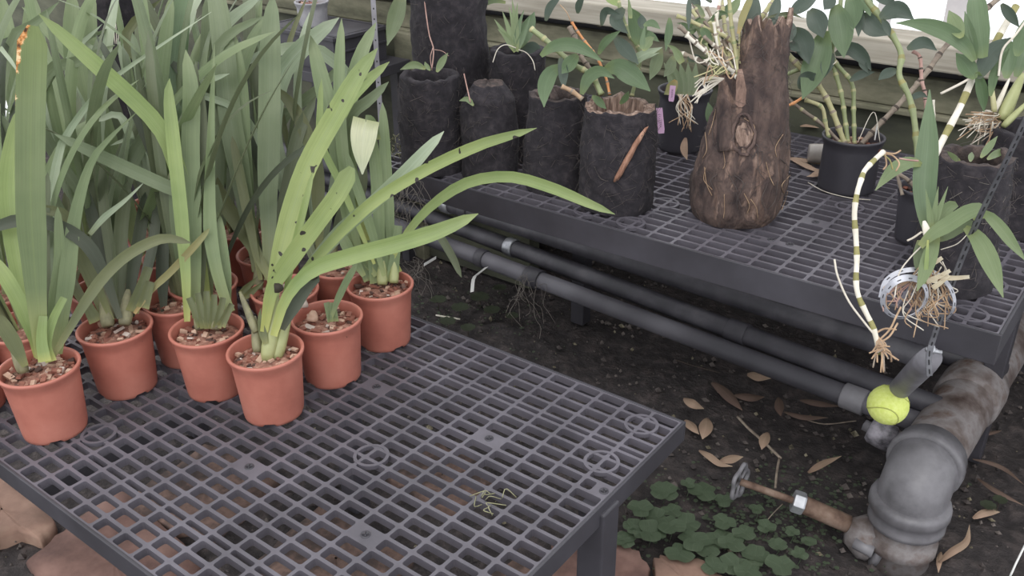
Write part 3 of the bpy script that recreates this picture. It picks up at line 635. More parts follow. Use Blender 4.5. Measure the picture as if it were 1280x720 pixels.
# D
pD=potbase(262,504); D_=make_pot(pD.x,pD.y,'terracotta pot with upright pointed leaves and a fan of cut olive leaf bases'); dD=dep(pD)-.04
pxleaf(D_,[(234,402),(232,340),(226,265),(217,180),(211,120),(212,98)],17,LB,dD,dD)
pxleaf(D_,[(245,398),(243,320),(240,250),(238,180),(239,115),(232,62)],22,LM,dD+.02,dD+.03)
pxleaf(D_,[(288,390),(280,370),(268,325),(262,270),(264,160),(268,55)],17,LM,dD+.01,dD+.02,prof='grass')
pxleaf(D_,[(250,395),(254,300),(254,200),(252,130),(246,95)],12,LD,dD+.04)
pxleaf(D_,[(286,388),(284,350),(278,305),(272,265)],12,LM,dD+.03)
pxleaf(D_,[(262,395),(246,300),(220,205),(202,163),(170,127),(110,72),(48,17)],21,LB,dD+.06,dD-.06,tw=.2)
pxleaf(D_,[(262,398),(262,300),(270,240),(240,243),(213,235),(132,198),(67,167)],17,LG,dD+.07,dD)
stubs(D_,[((252,408),(236,372)),((256,410),(247,366)),((261,411),(258,364)),((266,411),(268,368)),((271,410),(279,372)),((276,408),(290,380))],11,LO,dD-.02)
bulb(D_,at(250,412,dD-.01),at(246,378,dD),.012,M_bulbo); bulb(D_,at(268,412,dD-.015),at(276,380,dD),.012,M_bulbo)
# E
pE=potbase(335,534); E_=make_pot(pE.x,pE.y,'frontmost terracotta pot with bright yellow-green spotted leaves arching right'); dE=dep(pE)-.04
pxleaf(E_,[(336,425),(340,375),(348,325),(363,268),(385,205),(422,138),(448,92),(472,60)],26,LS,dE,dE+.06,tw=.2,fold=.3)
pxleaf(E_,[(330,415),(341,360),(366,320),(395,280),(422,243),(440,209)],23,LS,dE-.02,dE,prof='blunt',tw=-.2)
pxleaf(E_,[(342,420),(358,372),(390,338),(440,320),(500,304),(550,288),(598,267)],21,LB,dE-.03,dE-.02,fold=.4)
pxleaf(E_,[(340,415),(365,360),(400,318),(440,276),(480,243),(540,208),(600,181),(640,169),(671,160)],15,LS,dE,dE+.1,fold=.45)
pxleaf(E_,[(345,410),(380,345),(425,290),(462,258),(505,217),(535,185),(555,164)],18,LP,dE+.02,dE+.1)
pxleaf(E_,[(350,405),(368,310),(380,260),(391,215)],9,LB,dE+.02)
pxleaf(E_,[(352,412),(362,390),(380,360),(396,340)],20,LK,dE-.015,prof='blunt',name='leaf_stub')
pxleaf(E_,[(332,430),(325,400),(326,385)],10,LO,dE-.02,name='leaf_stub',prof='grass')
bulb(E_,at(334,452,dE-.01),at(346,368,dE),.0165,M_bulb); bulb(E_,at(345,450,dE-.005),at(362,392,dE+.005),.013,M_bulb)
bulb(E_,at(320,415,dE-.01),at(300,365,dE+.01),.009,M_bulbo,name='old_bulb'); bulb(E_,at(322,440,dE-.005),at(318,395,dE),.011,M_bulbo,name='old_bulb')
for (x,y,r,dd) in ((346,266+94,7,-.012),(391,345,6,-.012),(399,330,4,-.01)):
    pc=at(x,y,dE+dd); vs=[pc+RT*(r*1.25*dE/FP*math.cos(t*PI/5))+UP*(r*.9*dE/FP*math.sin(t*PI/5)) for t in range(10)]
    vs+=[v-FW*.0012 for v in vs]
    MB().add(vs,[tuple(range(9,-1,-1)),tuple(range(10,20))]+[(i,(i+1)%10,10+(i+1)%10,10+i) for i in range(10)]).build('leaf_blotch',M_spot,E_)
# F
pF=potbase(411,487); F_=make_pot(pF.x,pF.y,'terracotta pot right of the frontmost one, holding only a small shoot and bulbs'); dF=dep(pF)-.04
pxleaf(F_,[(414,398),(422,375),(434,350),(446,330)],9,LM,dF-.02)
stubs(F_,[((415,402),(408,378)),((418,402),(416,378))],11,LM,dF-.02)
bulb(F_,at(390,402,dF-.01),at(392,388,dF-.01),.013,M_chip[1],name='old_bulb'); bulb(F_,at(380,385,dF+.02),at(378,372,dF+.02),.011,M_chip[2],name='old_bulb')
# G
pG=potbase(477,441); G_=make_pot(pG.x,pG.y,'terracotta pot at the right end of the group, one cream leaf folded over'); dG=dep(pG)-.03
pxleaf(G_,[(500,340),(492,322),(515,283),(548,250),(588,227),(638,221),(690,235),(735,254),(769,268)],14,LB,dG,dG-.06,fold=.3)
pxleaf(G_,[(478,345),(474,280),(470,215),(464,160)],15,LM,dG)
pxleaf(G_,[(458,149),(455,165),(453,190),(453,218)],33,LC,dG-.02,dG-.03,prof='hang',fold=.1)
pxleaf(G_,[(470,175),(467,158),(463,149),(457,148)],13,LM,dG+.0,dG-.02,prof='stub')
pxleaf(G_,[(490,345),(487,280),(482,200),(478,128)],14,LM,dG+.01)
pxleaf(G_,[(470,345),(448,310),(436,240),(427,175),(424,100),(427,23)],15,LM,dG-.01,dG+.02)
pxleaf(G_,[(466,345),(440,290),(430,225),(416,160),(402,100),(388,44)],22,LM,dG,dG+.02)
pxleaf(G_,[(468,345),(452,290),(440,230),(432,170),(440,110),(452,66),(470,28)],20,LM,dG+.03,dG+.05)
pxleaf(G_,[(462,300),(420,190),(430,136),(456,104),(487,77)],15,LB,dG+.02,dG)
pxleaf(G_,[(468,310),(430,200),(436,148),(463,124),(486,102)],15,LG,dG+.04,dG+.03)
pxleaf(G_,[(468,330),(430,240),(402,180),(400,140),(402,98)],9,LB,dG-.02,dG-.03)
pxleaf(G_,[(485,330),(510,300),(540,287),(562,315),(577,347)],10,LD,dG+.05,dG+.1)
pxleaf(G_,[(480,345),(468,300),(452,250),(440,215),(433,190)],12,LM,dG-.02)
pxleaf(G_,[(486,345),(480,300),(470,250),(470,210)],12,LM,dG+.03)
pxleaf(G_,[(455,345),(440,320),(425,290)],14,LM,dG-.02)
stubs(G_,[((490,352),(498,282)),((470,354),(462,300)),((480,352),(480,310)),((462,350),(446,318))],15,LM,dG-.01)
bulb(G_,at(478,356,dG-.01),at(478,318,dG),.014,M_bulb); bulb(G_,at(492,354,dG-.01),at(494,322,dG),.012,M_bulb)
# back row pots
back=[(-.66,-.2,'shaded terracotta pot standing between the frontmost pot and the pot with the small shoot'),(-.655,-.075,'terracotta pot in the back row behind the pot with the small shoot'),
 (-.79,-.27,'back row terracotta pot behind the pot with upright pointed leaves'),(-.80,-.12,'back row terracotta pot with tall grey-green leaves, close to the soil strip'),
 (-.91,-.38,'back row terracotta pot behind the pot with the pale cut stub'),(-.93,-.23,'back row terracotta pot buried in leaves, middle of the clump'),(-.94,-.08,'back row terracotta pot nearest the wall side, hidden in leaves'),
 (-.90,-.53,'back row terracotta pot behind the front left scorched plant'),(-1.06,-.33,'third row terracotta pot deep in the clump of leaves'),(-1.07,-.18,'third row terracotta pot by the back edge of the low bench'),(-1.05,-.5,'third row terracotta pot at the far left of the clump'),(-1.18,-.1,'farthest terracotta pot at the back left end of the low bench')]
BK=[]
for i,(x,y,l) in enumerate(back):
    q=make_pot(x,y,l,nchip=24 if i<6 else 10); BK.append(q)
    if i>=2: fan(q,(x,y,0),9 if i>3 else 7,60+i,[LD,LG,LG,LM,LK,LM] if i<8 else [LD,LG,LM,LP],L=(.34,.6),w=(.015,.026))
# hand placed leaves of the back row
H=BK[0]; dH=dep(H.location)-.03
pxleaf(H,[(324,345),(309,270),(300,215),(288,150),(280,66),(271,0),(262,-45)],28,LG,dH,dH+.02,tw=.2)
pxleaf(H,[(336,350),(336,300),(335,240),(336,180),(337,110),(338,50),(341,-8)],27,LG,dH-.01,dH)
pxleaf(H,[(318,340),(312,260),(307,186),(303,110),(294,43)],14,LM,dH+.02)
pxleaf(H,[(338,350),(318,312),(300,283),(275,245),(255,205)],19,LO,dH-.02,dH+.02)
pxleaf(H,[(326,350),(316,300),(306,250),(296,200),(290,170)],12,LO,dH-.015)
pxleaf(H,[(340,345),(350,280),(362,220),(372,170),(395,120)],16,LD,dH+.03,dH+.06)
pxleaf(H,[(345,345),(330,270),(310,200),(292,140),(284,120)],12,LD,dH+.05)
stubs(H,[((306,372),(330,352)),((300,368),(322,346))],9,LO,dH-.04,prof='grass')
bulb(H,at(322,362,dH),at(324,325,dH),.013,M_bulbo); bulb(H,at(342,362,dH),at(342,322,dH),.013,M_bulbo)
H=BK[1]; dH=dep(H.location)-.02
pxleaf(H,[(395,330),(360,240),(340,170),(350,98),(375,63),(400,40),(424,22)],24,LP,dH,dH-.02,fold=.35)
pxleaf(H,[(400,330),(420,220),(440,120),(418,76),(385,60),(350,62),(322,70),(298,86)],16,LP,dH+.1,dH)
pxleaf(H,[(398,330),(385,220),(372,130),(376,60),(387,15)],10,LP,dH+.03)
pxleaf(H,[(400,330),(380,250),(352,140),(360,60),(384,-5)],7,LO,dH+.06)
pxleaf(H,[(400,330),(398,260),(394,200),(370,140),(344,108)],17,LO,dH-.02,dH-.05)
pxleaf(H,[(405,330),(380,250),(390,190),(412,150),(425,130)],16,LD,dH+.03)
pxleaf(H,[(410,330),(430,262),(450,240),(455,200)],14,LD,dH+.02)
pxleaf(H,[(395,330),(370,250),(345,200),(352,150),(400,110),(432,75)],14,LG,dH+.06)
bulb(H,at(400,340,dH),at(402,300,dH),.014,M_rootp,name='old_bulb'); bulb(H,at(412,338,dH),at(420,300,dH),.013,M_bulbo)
# tall leaves seen along the top left
def tl(q,pts,w,m_,d0,d1=None,**k): return pxleaf(q,pts,w,m_,d0,d1,**k)
tl(BK[2],[(262,330),(250,250),(230,170),(215,120),(222,40),(232,-20)],30,LE,1.62)
tl(BK[2],[(258,330),(240,230),(252,150),(262,80),(260,-10)],24,LG,1.66)
tl(BK[2],[(262,330),(225,240),(198,170),(202,90),(215,-10)],18,LM,1.6)
tl(BK[2],[(268,320),(275,200),(270,75),(290,41),(331,20)],13,LG,1.62,1.6)
tl(BK[2],[(262,320),(290,220),(262,60),(284,28),(330,-8)],16,LP,1.7)
tl(BK[2],[(268,320),(292,200),(300,110),(318,50),(328,-5)],9,LM,1.75)
tl(BK[3],[(318,300),(330,200),(300,140),(245,115),(258,102),(287,92)],9,LP,1.7,1.5)
tl(BK[4],[(180,330),(150,250),(110,150),(92,60),(90,-15)],25,LM,1.75)
tl(BK[4],[(182,330),(150,220),(118,110),(112,40),(116,-15)],20,LM,1.8)
tl(BK[4],[(185,330),(190,240),(172,160),(140,80),(94,47)],8,LP,1.7)
tl(BK[4],[(190,330),(220,210),(196,110),(158,45),(203,-2)],13,LO,1.72)
tl(BK[4],[(170,335),(100,240),(48,150),(60,90),(101,76),(144,56)],15,LG,1.66,1.6)
tl(BK[7],[(80,370),(40,260),(0,160),(14,52),(45,28),(74,2)],13,LG,1.6)
tl(BK[7],[(76,370),(40,220),(-10,120),(-2,60),(28,98)],8,LP,1.5)
tl(BK[7],[(80,370),(60,260),(20,120),(8,40),(2,-10)],24,LM,1.62)
tl(BK[7],[(90,370),(100,240),(70,120),(44,60),(40,-12)],30,LM,1.9)
tl(BK[7],[(90,370),(120,250),(110,150),(84,80),(128,30)],8,LP,1.65)
tl(BK[5],[(190,300),(170,200),(150,145),(118,153)],10,LP,1.6)
tl(BK[5],[(190,300),(210,200),(176,148),(196,160)],9,LC,1.58)
tl(BK[5],[(200,300),(185,240),(178,190),(160,175),(138,182)],6,LP,1.6)
# ---------------------------------------------------------------- log mounts on the bench
def hairs(parent,surf,n,seed,m_=M_hair,L=(.008,.03),name='root_fibres',r=.0003):
    R=random.Random(seed); mb=MB()
    for k in range(n):
        p,nn=surf(R); q=p-nn*.001
        t=Vector((R.uniform(-1,1),R.uniform(-1,1),R.uniform(-1,.6))).normalized(); l=R.uniform(*L)
        t=(t-nn*t.dot(nn)*.8).normalized(); m1=q+t*l*.5+nn*R.uniform(.001,.004); e=q+t*l+nn*R.uniform(0,.003)
        mb.tube([q,m1,e],r*R.uniform(.7,1.4),3,cap=False)
    o=mb.build(name,m_,parent); o['kind']='stuff'; return o
def log(name,label,base,H,prof,m_,seed,hollow=True,tilt=(0,0),nh=260,jag=.006,hm=M_hair,grp=None,cat='log mount',mtop=None,parts=True):
    """prof list of (t, radius)"""
    base=Vector(base); root=thing(name,base,label,cat,grp)
    def rad(t):
        for (a,ra),(b2,rb_) in zip(prof,prof[1:]):
            if t<=b2: return ra+(rb_-ra)*(t-a)/(b2-a)
        return prof[-1][1]
    n=48; lv=40; mb=MB(); vs=[];uv=[]
    def P(t,a,s_=1):
        r=rad(t)*s_; v=Vector((math.cos(a)*1.3,math.sin(a)*1.3,t*H*12+seed*7.3))
        r*=1+.10*noise.noise(v)+.05*noise.noise(v*3.1)
        z=t*H
        if t>.93: z+=jag*noise.noise(Vector((math.cos(a)*3,math.sin(a)*3,seed)))*((t-.93)/.07)
        return base+Vector((r*math.cos(a)+tilt[0]*t,r*math.sin(a)+tilt[1]*t,z))
    ts=[i/lv for i in range(lv+1)]
    for i,t in enumerate(ts):
        for k in range(n): vs.append(P(t,2*PI*k/n)); uv.append((k/n,t))
    L_=lv+1
    for s_,t in ((.86,1.0),(.78,.985),(.74,.9),(.72,.8),(.01,.79)) if hollow else ((.8,1.01),(.4,1.02),(.01,1.02)):
        for k in range(n):
            q=P(1.0,2*PI*k/n,s_); 
            if t<.95 : q.z=base.z+H*t
            elif not hollow: q.z+=H*(t-1)
            vs.append(q); uv.append((k/n,t))
        L_+=1
    mb.add(vs,[(i*n+k,i*n+(k+1)%n,(i+1)*n+(k+1)%n,(i+1)*n+k) for i in range(lv) for k in range(n)],uv[:len(vs)])
    mb.f+=[(i*n+k,i*n+(k+1)%n,(i+1)*n+(k+1)%n,(i+1)*n+k) for i in range(lv,L_-1) for k in range(n)]
    mb.mi+=[1]*((L_-1-lv)*n)
    mb.build('log',[m_,mtop or m_],root)
    def surf(R):
        t=R.uniform(.02,.98)**.8; a=R.uniform(0,2*PI); return P(t,a),Vector((math.cos(a),math.sin(a),.1))
    if nh: hairs(root,surf,nh,seed,hm)
    root['H']=H; del root['H']
    return root,P
def bpos(x,y,r): return on(x,y,BZ)+HF*r
def finder(P_):
    a0=math.atan2(-HF.y,-HF.x); tab=[]
    for i in range(60):
        for k in range(61):
            a_=a0+(k-30)*.05; p=P_(i/60,a_); v=p-CAM; z_=v.dot(FW); tab.append((640+FP*v.dot(RT)/z_,360-FP*v.dot(UP)/z_,p,Vector((math.cos(a_),math.sin(a_),.15)).normalized()))
    def f(x,y,o=.0015):
        q=min(tab,key=lambda e:(e[0]-x)**2+(e[1]-y)**2); return q[2]+q[3]*o
    return f
def topd(b,h): return dep(Vector(b)+Vector((0,0,h)))
# big hollow log with wood strip
rL=.070; b0=bpos(775,272,rL); dL=dep(b0)
LG1,Pf=log('log_mount','black fibrous hollow log with a bare brown wood strip on its side',b0,.187,[(0,.068),(.25,.071),(.7,.068),(1,.064)],M_fern,1,mtop=M_woodd,nh=420,jag=.012)
spL=finder(Pf); MB().ribbon(spline([spL(807,158,.003),spL(797,176,.003),spL(784,200,.003),spL(771,226,.004)],10),[RT*(.0060*k)+UP*(.0026*k) for k in (.5,.8,1,1.1,.9,1,1.15,1,.95,1,.7)],.005).build('wood_strip',M_split,LG1)
d=dL-.075
for pts,w_,m_ in (([(664,36),(687,54),(715,79),(739,94),(752,118)],7,M_cg),):
    cane(LG1,px(pts,d+.05,d),.0052,[M_cg,M_cy],seq='node',seg=.03)
cane(LG1,px([(762,118),(757,96),(745,70),(726,45),(715,28)],d,d+.03),.0026,[M_cor,M_cb],seq='node',name='orange_cane')
wire(LG1,px([(714,28),(708,15),(700,6)],d+.03),.001,M_roott,name='twig')
cane(LG1,px([(750,118),(739,90),(726,70),(720,50),(712,34)],d+.03,d+.06),.0048,[M_cb,M_cd],seq='node',name='brown_cane')
cane(LG1,px([(728,124),(715,114),(702,108)],d-.04),.0042,[M_roott,M_cb],seq='node',name='cane_stub')
cane(LG1,px([(790,120),(800,70),(785,40),(775,10),(770,-10)],d+.02),.004,[M_cg,M_cy],seq='node')
for pts,w_,m_ in (([(676,70),(692,58),(720,57),(754,77)],15,LE),([(702,82),(688,92),(681,110),(680,134)],18,LE),([(722,68),(710,82),(702,92)],15,LE),([(727,118),(735,98),(750,89),(768,98)],14,LE),([(755,88),(772,84),(792,96),(813,114)],22,LE),([(752,32),(757,14),(775,18)],9,LV),([(797,56),(797,32),(786,8)],20,LE),([(768,46),(782,62),(798,80)],15,LV),([(682,26),(688,8),(703,-6)],9,LV),([(722,17),(724,5),(731,-6)],8,LV),([(755,-8),(764,-2),(772,8)],11,LB),([(748,68),(757,52),(776,38)],9,LE),([(776,92),(800,71),(828,59)],11,LP),([(783,80),(806,72),(824,66)],5,LP),([(780,10),(770,25),(785,42)],15,LV),([(796,38),(812,44),(824,52)],9,LE),([(837,22),(836,42),(832,64)],9,LE),([(826,60),(820,80),(812,100)],14,LG),([(842,70),(838,84),(830,96)],12,LG),([(740,120),(750,128),(758,136)],9,LE),([(700,72),(704,90),(705,112)],12,LV),([(775,130),(782,122),(786,114)],7,LE)):
    pxleaf(LG1,pts,w_,m_,d,d-.03,prof='lance',tw=random.uniform(-.3,.3),curl=random.uniform(-.3,.3))
# log left of it
b0=bpos(697,243,.055); d=topd(b0,.18)
LG2,_=log('log_mount','plain black fibrous log standing just left of the hollow log',b0,.182,[(0,.062),(.5,.062),(1,.055)],M_fern,2,nh=240,mtop=M_fernb)
bulb(LG2,at(694,130,d-.03),at(690,110,d-.03),.011,M_fernb,name='old_bulb')
# brown topped
b0=bpos(612,228,.045)+HF*.01; d=topd(b0,.185)
LG3,_=log('log_mount','short black log with a rounded brown fibrous top and a thin red sprig',b0,.185,[(0,.058),(.5,.058),(.85,.05),(1,.03)],M_fern,3,hollow=False,nh=240,mtop=M_fernb,hm=M_hair)
wire(LG3,px([(580,92),(584,110),(588,128)],d-.05),.0013,M_rootp,name='sprig'); pxleaf(LG3,[(592,132),(584,124),(574,126)],6,LM,d-.05,prof='lance')
# front left
b0=bpos(540,218,.05); d=topd(b0,.192)
LG4,_=log('log_mount','black log at the front left of the bench with two small leaves on top',b0,.192,[(0,.066),(.5,.065),(1,.06)],M_fern,4,nh=300)
wire(LG4,px([(530,-5),(533,20),(537,45),(542,62),(540,86)],d+.02,d-.0),.0013,M_rootp,name='aerial_root'); wire(LG4,px([(541,60),(538,72),(540,88)],d),.0008,M_rootp,name='aerial_root'); wire(LG4,px([(543,62),(553,64),(561,70)],d),.0007,M_rootp,name='aerial_root')
pxleaf(LG4,[(532,86),(518,81),(500,87)],8,LM,d-.02,prof='lance'); pxleaf(LG4,[(546,90),(552,78),(560,66)],8,LM,d-.02,prof='lance'); pxleaf(LG4,[(538,88),(533,82),(531,77)],5,LM,d-.02,prof='lance')
# tall column behind
b0=bpos(566,192,.07); d=dep(b0)
LG5,_=log('log_mount','tallest black log rising out of the top of the photo at the back left',b0,.40,[(0,.082),(1,.078)],M_fern,5,nh=260)
pxleaf(LG5,[(585,-8),(583,8),(579,19)],20,LG,d-.1,prof='lance'); pxleaf(LG5,[(632,3),(615,1),(599,8),(588,28)],8,LM,d-.1); pxleaf(LG5,[(504,-12),(495,20),(484,57)],18,LG,d-.12,d-.16,prof='lance')
# middle log w/ spiky plant
b0=bpos(648,200,.05); d=topd(b0,.222)
LG6,_=log('log_mount','black log behind with a small spiky bright green plant on top',b0,.222,[(0,.062),(1,.056)],M_fern,6,nh=200)
for q in ((647,3),(636,8),(618,24),(622,36),(663,20),(655,12),(628,14),(640,-2)):
    pxleaf(LG6,[(645,64),((645+q[0])/2+random.uniform(-3,3),(64+q[1])/2-4),q],9,LM if q[0]<650 else LE,d-.05,prof='grass')
pxleaf(LG6,[(648,60),(662,30),(668,15)],16,LE,d-.02,prof='lance'); pxleaf(LG6,[(652,62),(668,66),(676,72)],22,LV,d-.01,prof='lance')
wire(LG6,px([(645,60),(632,56),(622,62),(616,78)],d-.06),.0009,M_rootw,name='aerial_root'); wire(LG6,px([(648,62),(658,66),(666,76),(669,88)],d-.06),.0009,M_rootw,name='aerial_root')
# trunk
b0=bpos(930,291,.088); dT=dep(b0)
TR,PT=log('tree_stump','bulky brown stump with a knot in its bark, a sprawling orchid on top',b0,.345,[(0,.074),(.06,.084),(.2,.088),(.4,.078),(.6,.061),(.8,.044),(.92,.039),(1,.040)],M_trunk2,8,tilt=(RT.x*.024,RT.y*.024),nh=700,jag=.03,hm=M_hair,cat='stump',mtop=M_woodd)
sp=finder(PT)
kn=MB()
for rr,th,z_ in ((1,.0032,.0),(.68,.0022,.001),(.38,.002,.002)):
    ring=[sp(930+13*rr*math.cos(t*PI/12),168+24*rr*math.sin(t*PI/12),.001) for t in range(24)]; ring=ring+[ring[0]]; kn.tube(spline(ring,48),th,6,cap=False)
kn.build('knot',M_trunk,TR)
leaf(TR,[sp(930,150),sp(930,168),sp(931,187)],17*dT/FP,M_woodd,prof='lance',fold=-.1,name='bare_wood')
for pts,w_ in (([(926,88),(927,110),(925,134)],12),):
    leaf(TR,[sp(*q,.002) for q in pts],w_*dT/FP,M_tbare,prof='blunt',fold=-.15,name='bare_wood',tw=.05)
lb=MB(); Q=spline([sp(906,190,-.012),sp(905,150,-.008),sp(908,116,-.002),at(910,96,dT-.12)],14)
lb.tube(Q,[.018+.004*noise.noise(q*40) for q in Q],14); lb.build('side_branch_stump',M_trunk2,TR)
for k in range(26):
    x0=random.uniform(880,985); y0=random.uniform(170,280); 
    wire(TR,[sp(x0,y0,.002),sp(x0+random.uniform(-8,8),y0-12,.003),sp(x0+random.uniform(-12,12),y0-random.uniform(18,40),.002)],.0006,random.choice((M_roott,M_hair)),name='root')
d=dT-.14
for pts,r,ms,sq in (([(933,92),(934,64),(942,39),(954,19),(967,0),(975,-20)],.0042,[M_cy,M_cb],'node'),([(922,94),(918,56),(914,28),(911,-5)],.0036,[M_cy,M_cg],'node'),([(910,62),(897,43),(881,28),(864,0),(858,-12)],.003,[M_cb,M_cy],'node'),([(920,80),(910,50),(896,32),(898,12),(902,-6)],.0028,[M_cw,M_rootp],'alt'),
  ([(922,80),(920,60),(909,47),(888,38),(860,25),(846,20)],.0036,[M_cy,M_cb],'node'),([(922,96),(907,89),(882,79),(860,70),(838,63)],.0046,[M_cb,M_cw],'node'),([(912,92),(897,83),(888,70),(882,54)],.0024,[M_cg,M_cy],'node'),([(918,90),(907,83),(879,62),(858,44)],.0036,[M_cw,M_cb],'node'),([(961,68),(965,45),(967,30)],.003,[M_cy,M_cb],'node'),
  ([(959,60),(960,36),(972,26),(990,18),(1000,14)],.0032,[M_cg,M_cy],'node'),([(916,92),(905,70),(896,60),(880,46)],.003,[M_cb,M_cw],'node'),([(925,80),(935,50),(938,25),(948,-8)],.003,[M_cg,M_cy],'node')):
    cane(TR,px(pts,d,d+random.uniform(-.05,.05)),r,ms,seq=sq,seg=.022)
pxleaf(TR,[(894,162,dT+.02),(889,146,dT+.02),(885,128,dT+.03)],12,LE,d,prof='lance')
pxleaf(TR,[(923,42),(929,20),(940,-6)],9,LY,d-.04,prof='strap')
for pts,w_,m_ in (([(912,20),(918,8),(926,-4)],10,LM),([(934,42),(940,20),(946,-8)],18,LV),([(962,32),(969,12),(974,-8)],12,LV),([(988,17),(1003,6),(1024,-6)],15,LV),([(958,22),(985,17),(1005,23)],4,LD),([(876,35),(882,42),(890,50)],10,LE),([(862,-5),(861,14),(861,38)],6,LV),([(960,40),(966,28),(975,22)],8,LV)):
    pxleaf(TR,pts,w_,m_,d-.02,prof='lance')
R=random.Random(21)
for k in range(26):
    x0,y0=R.uniform(784,905),R.uniform(0,92); a_=R.uniform(-2.9,.2); l=R.uniform(14,34)
    if k%3: x0=R.uniform(860,905); y0=R.uniform(-5,60)
    pxleaf(TR if x0>838 else LG1,[(x0,y0),(x0+l*.5*math.cos(a_),y0+l*.5*math.sin(a_)-3),(x0+l*math.cos(a_),y0+l*math.sin(a_)+R.uniform(0,8))],R.uniform(6,13),R.choice((LE,LM,LG,LV)),d+R.uniform(-.02,.08),prof=R.choice(('lance','grass')),tw=R.uniform(-.6,.6))
for k in range(12):
    x0,y0=R.uniform(900,925),R.uniform(70,96); a_=R.uniform(-2.9,-1.5); l=R.uniform(40,85)
    cane(TR,px([(x0,y0),(x0+l*.5*math.cos(a_),y0+l*.5*math.sin(a_)+4),(x0+l*math.cos(a_),y0+l*math.sin(a_))],d,d+R.uniform(-.04,.08)),R.uniform(.0022,.0042),R.choice(([M_cb,M_cw],[M_cy,M_cb],[M_cg,M_cy],[M_cw,M_cb])),seq='node',seg=.02)
R=random.Random(5)
for k in range(16):
    x0,y0=R.uniform(884,925),R.uniform(70,98); wire(TR,px([(x0,y0),(x0-R.uniform(2,16),y0-R.uniform(-8,22)),(x0-R.uniform(8,30),y0-R.uniform(-14,30))],d-.03),.0012,R.choice((M_roott,M_rootw,M_cy)),name='root')
for k in range(14):
    x0,y0=R.uniform(868,880),R.uniform(100,118); wire(TR,px([(905,98),(x0+8,y0-4),(x0+R.uniform(-14,10),y0+R.uniform(2,14))],d-.01),.0011,M_rootw,name='root')
# black pot between
b0=bpos(862,205,.06)+HF*.05; d=topd(b0,.12)
def blackpot(base,rt,rb,H,label,grp='black plastic pots on the raised bench',rim=.006):
    root=thing('black_pot',base,label,'plant pot',grp); p,_m=potmesh(rt,rb,H,False,lip=rim)
    MB().lathe(p,base,48).build('pot',M_blk,root); return root
KB=blackpot(b0,.058,.05,.13,'black pot in the gap between hollow log and brown stump, roots spilling over')
for k in range(16):
    x0,y0=850,122; wire(KB,px([(852+R.uniform(-8,8),118),(858+R.uniform(-14,10),135),(848+R.uniform(-12,26),150+R.uniform(-8,20))],d-.062),.001,R.choice((M_rootw,M_roott)),name='root')
pxleaf(KB,[(857,172),(855,186),(859,200)],8,LR,d-.065,prof='lance',name='dry_leaf'); pxleaf(KB,[(845,100),(838,112),(830,118)],12,LY,d-.06,prof='lance',name='dry_leaf')
for k in range(5): pxleaf(KB,[(845+k*5,124),(840+k*7,100),(830+k*10,78)],9,LG,d-.03,prof='lance')
chips(KB,b0+Vector((0,0,.115)),.05,40,dark=True)
def card(name,label,cx,cy,w,h,d,m_,ang=0,grp=None,ink=True):
    c=at(cx,cy,d); a=RT*math.cos(ang)+UP*math.sin(ang); b=UP*math.cos(ang)-RT*math.sin(ang); w*=d/FP/2; h*=d/FP/2
    root=thing(name,c-b*h,label,'plant label',grp)
    vs=[c+a*(w*s1)+b*(h*s2)+FW*z for z in (-.0005,.0005) for s1,s2 in ((-.8,-1),(.8,-1),(1,-.7),(1,1),(-1,1),(-1,-.7))]
    MB().add(vs,[(0,1,2,3,4,5),(11,10,9,8,7,6)]+[(i,(i+1)%6,6+(i+1)%6,6+i) for i in range(6)]).build('tag',m_,root,smooth=False)
    if ink:
        mb=MB()
        for k in range(7): 
            q=c+b*(h*(.45-.16*k))-FW*.0008; mb.tube([q-a*w*random.uniform(.1,.4),q+b*h*.06,q+a*w*random.uniform(.1,.4)],.00035,4)
        mb.build('writing',M_ink,root)
card('plant_label','pink plant label standing at the front of the gap beside the hollow log',825,151,9,32,dL-.03,M_pink,.1,'pink plant labels')
card('plant_label','smaller pink plant label hanging behind and above the other pink one',840,117,7,20,dL+.06,M_pink,-.12,'pink plant labels')
# dendrobium black pot
b0=bpos(1067,246,.049); dP=dep(b0)
KP=blackpot(b0,.058,.052,.105,'large black pot of tall leafy canes right of the brown stump')
chips(KP,b0+Vector((0,0,.085)),.05,50,dark=True)
d=dP-.05
for pts,r,ms in (([(1056,180),(1038,133),(1023,107),(1004,88),(980,63),(966,50)],.0055,[M_cy,M_cb]),([(1068,180),(1067,140),(1065,105),(1045,79),(1036,60)],.0042,[M_cg,M_cy]),([(1075,182),(1095,160),(1124,130),(1155,95),(1182,58),(1210,33),(1233,11),(1252,-5)],.0052,[M_cb,M_cd]),([(1036,172),(1032,155),(1027,134),(1007,125)],.004,[M_cy,M_cg]),([(1050,178),(1027,155),(1002,137),(980,119),(972,110)],.0035,[M_cb,M_cy]),([(980,94),(1000,86),(1022,74),(1035,60)],.0042,[M_cg,M_cy]),([(1060,178),(1052,120),(1040,70),(1048,30),(1052,-10)],.0045,[M_cg,M_cy])):
    cane(KP,px(pts,d,d-.02),r,ms,seq='node',seg=.03)
cane(KP,px([(978,134),(990,130),(1005,121)],d-.04),.0028,[M_cor,M_cor],name='orange_cane'); wire(KP,px([(1005,121),(1025,98),(1046,76)],d-.04),.0008,M_rootw,name='aerial_root')
wire(KP,px([(1072,178),(1092,140),(1100,178)],d-.03),.0008,M_rootw,name='aerial_root')
MB().box(at(1095,165,d-.02),(.002,.006,.03),.4).build('white_stake',M_white,KP,smooth=False)
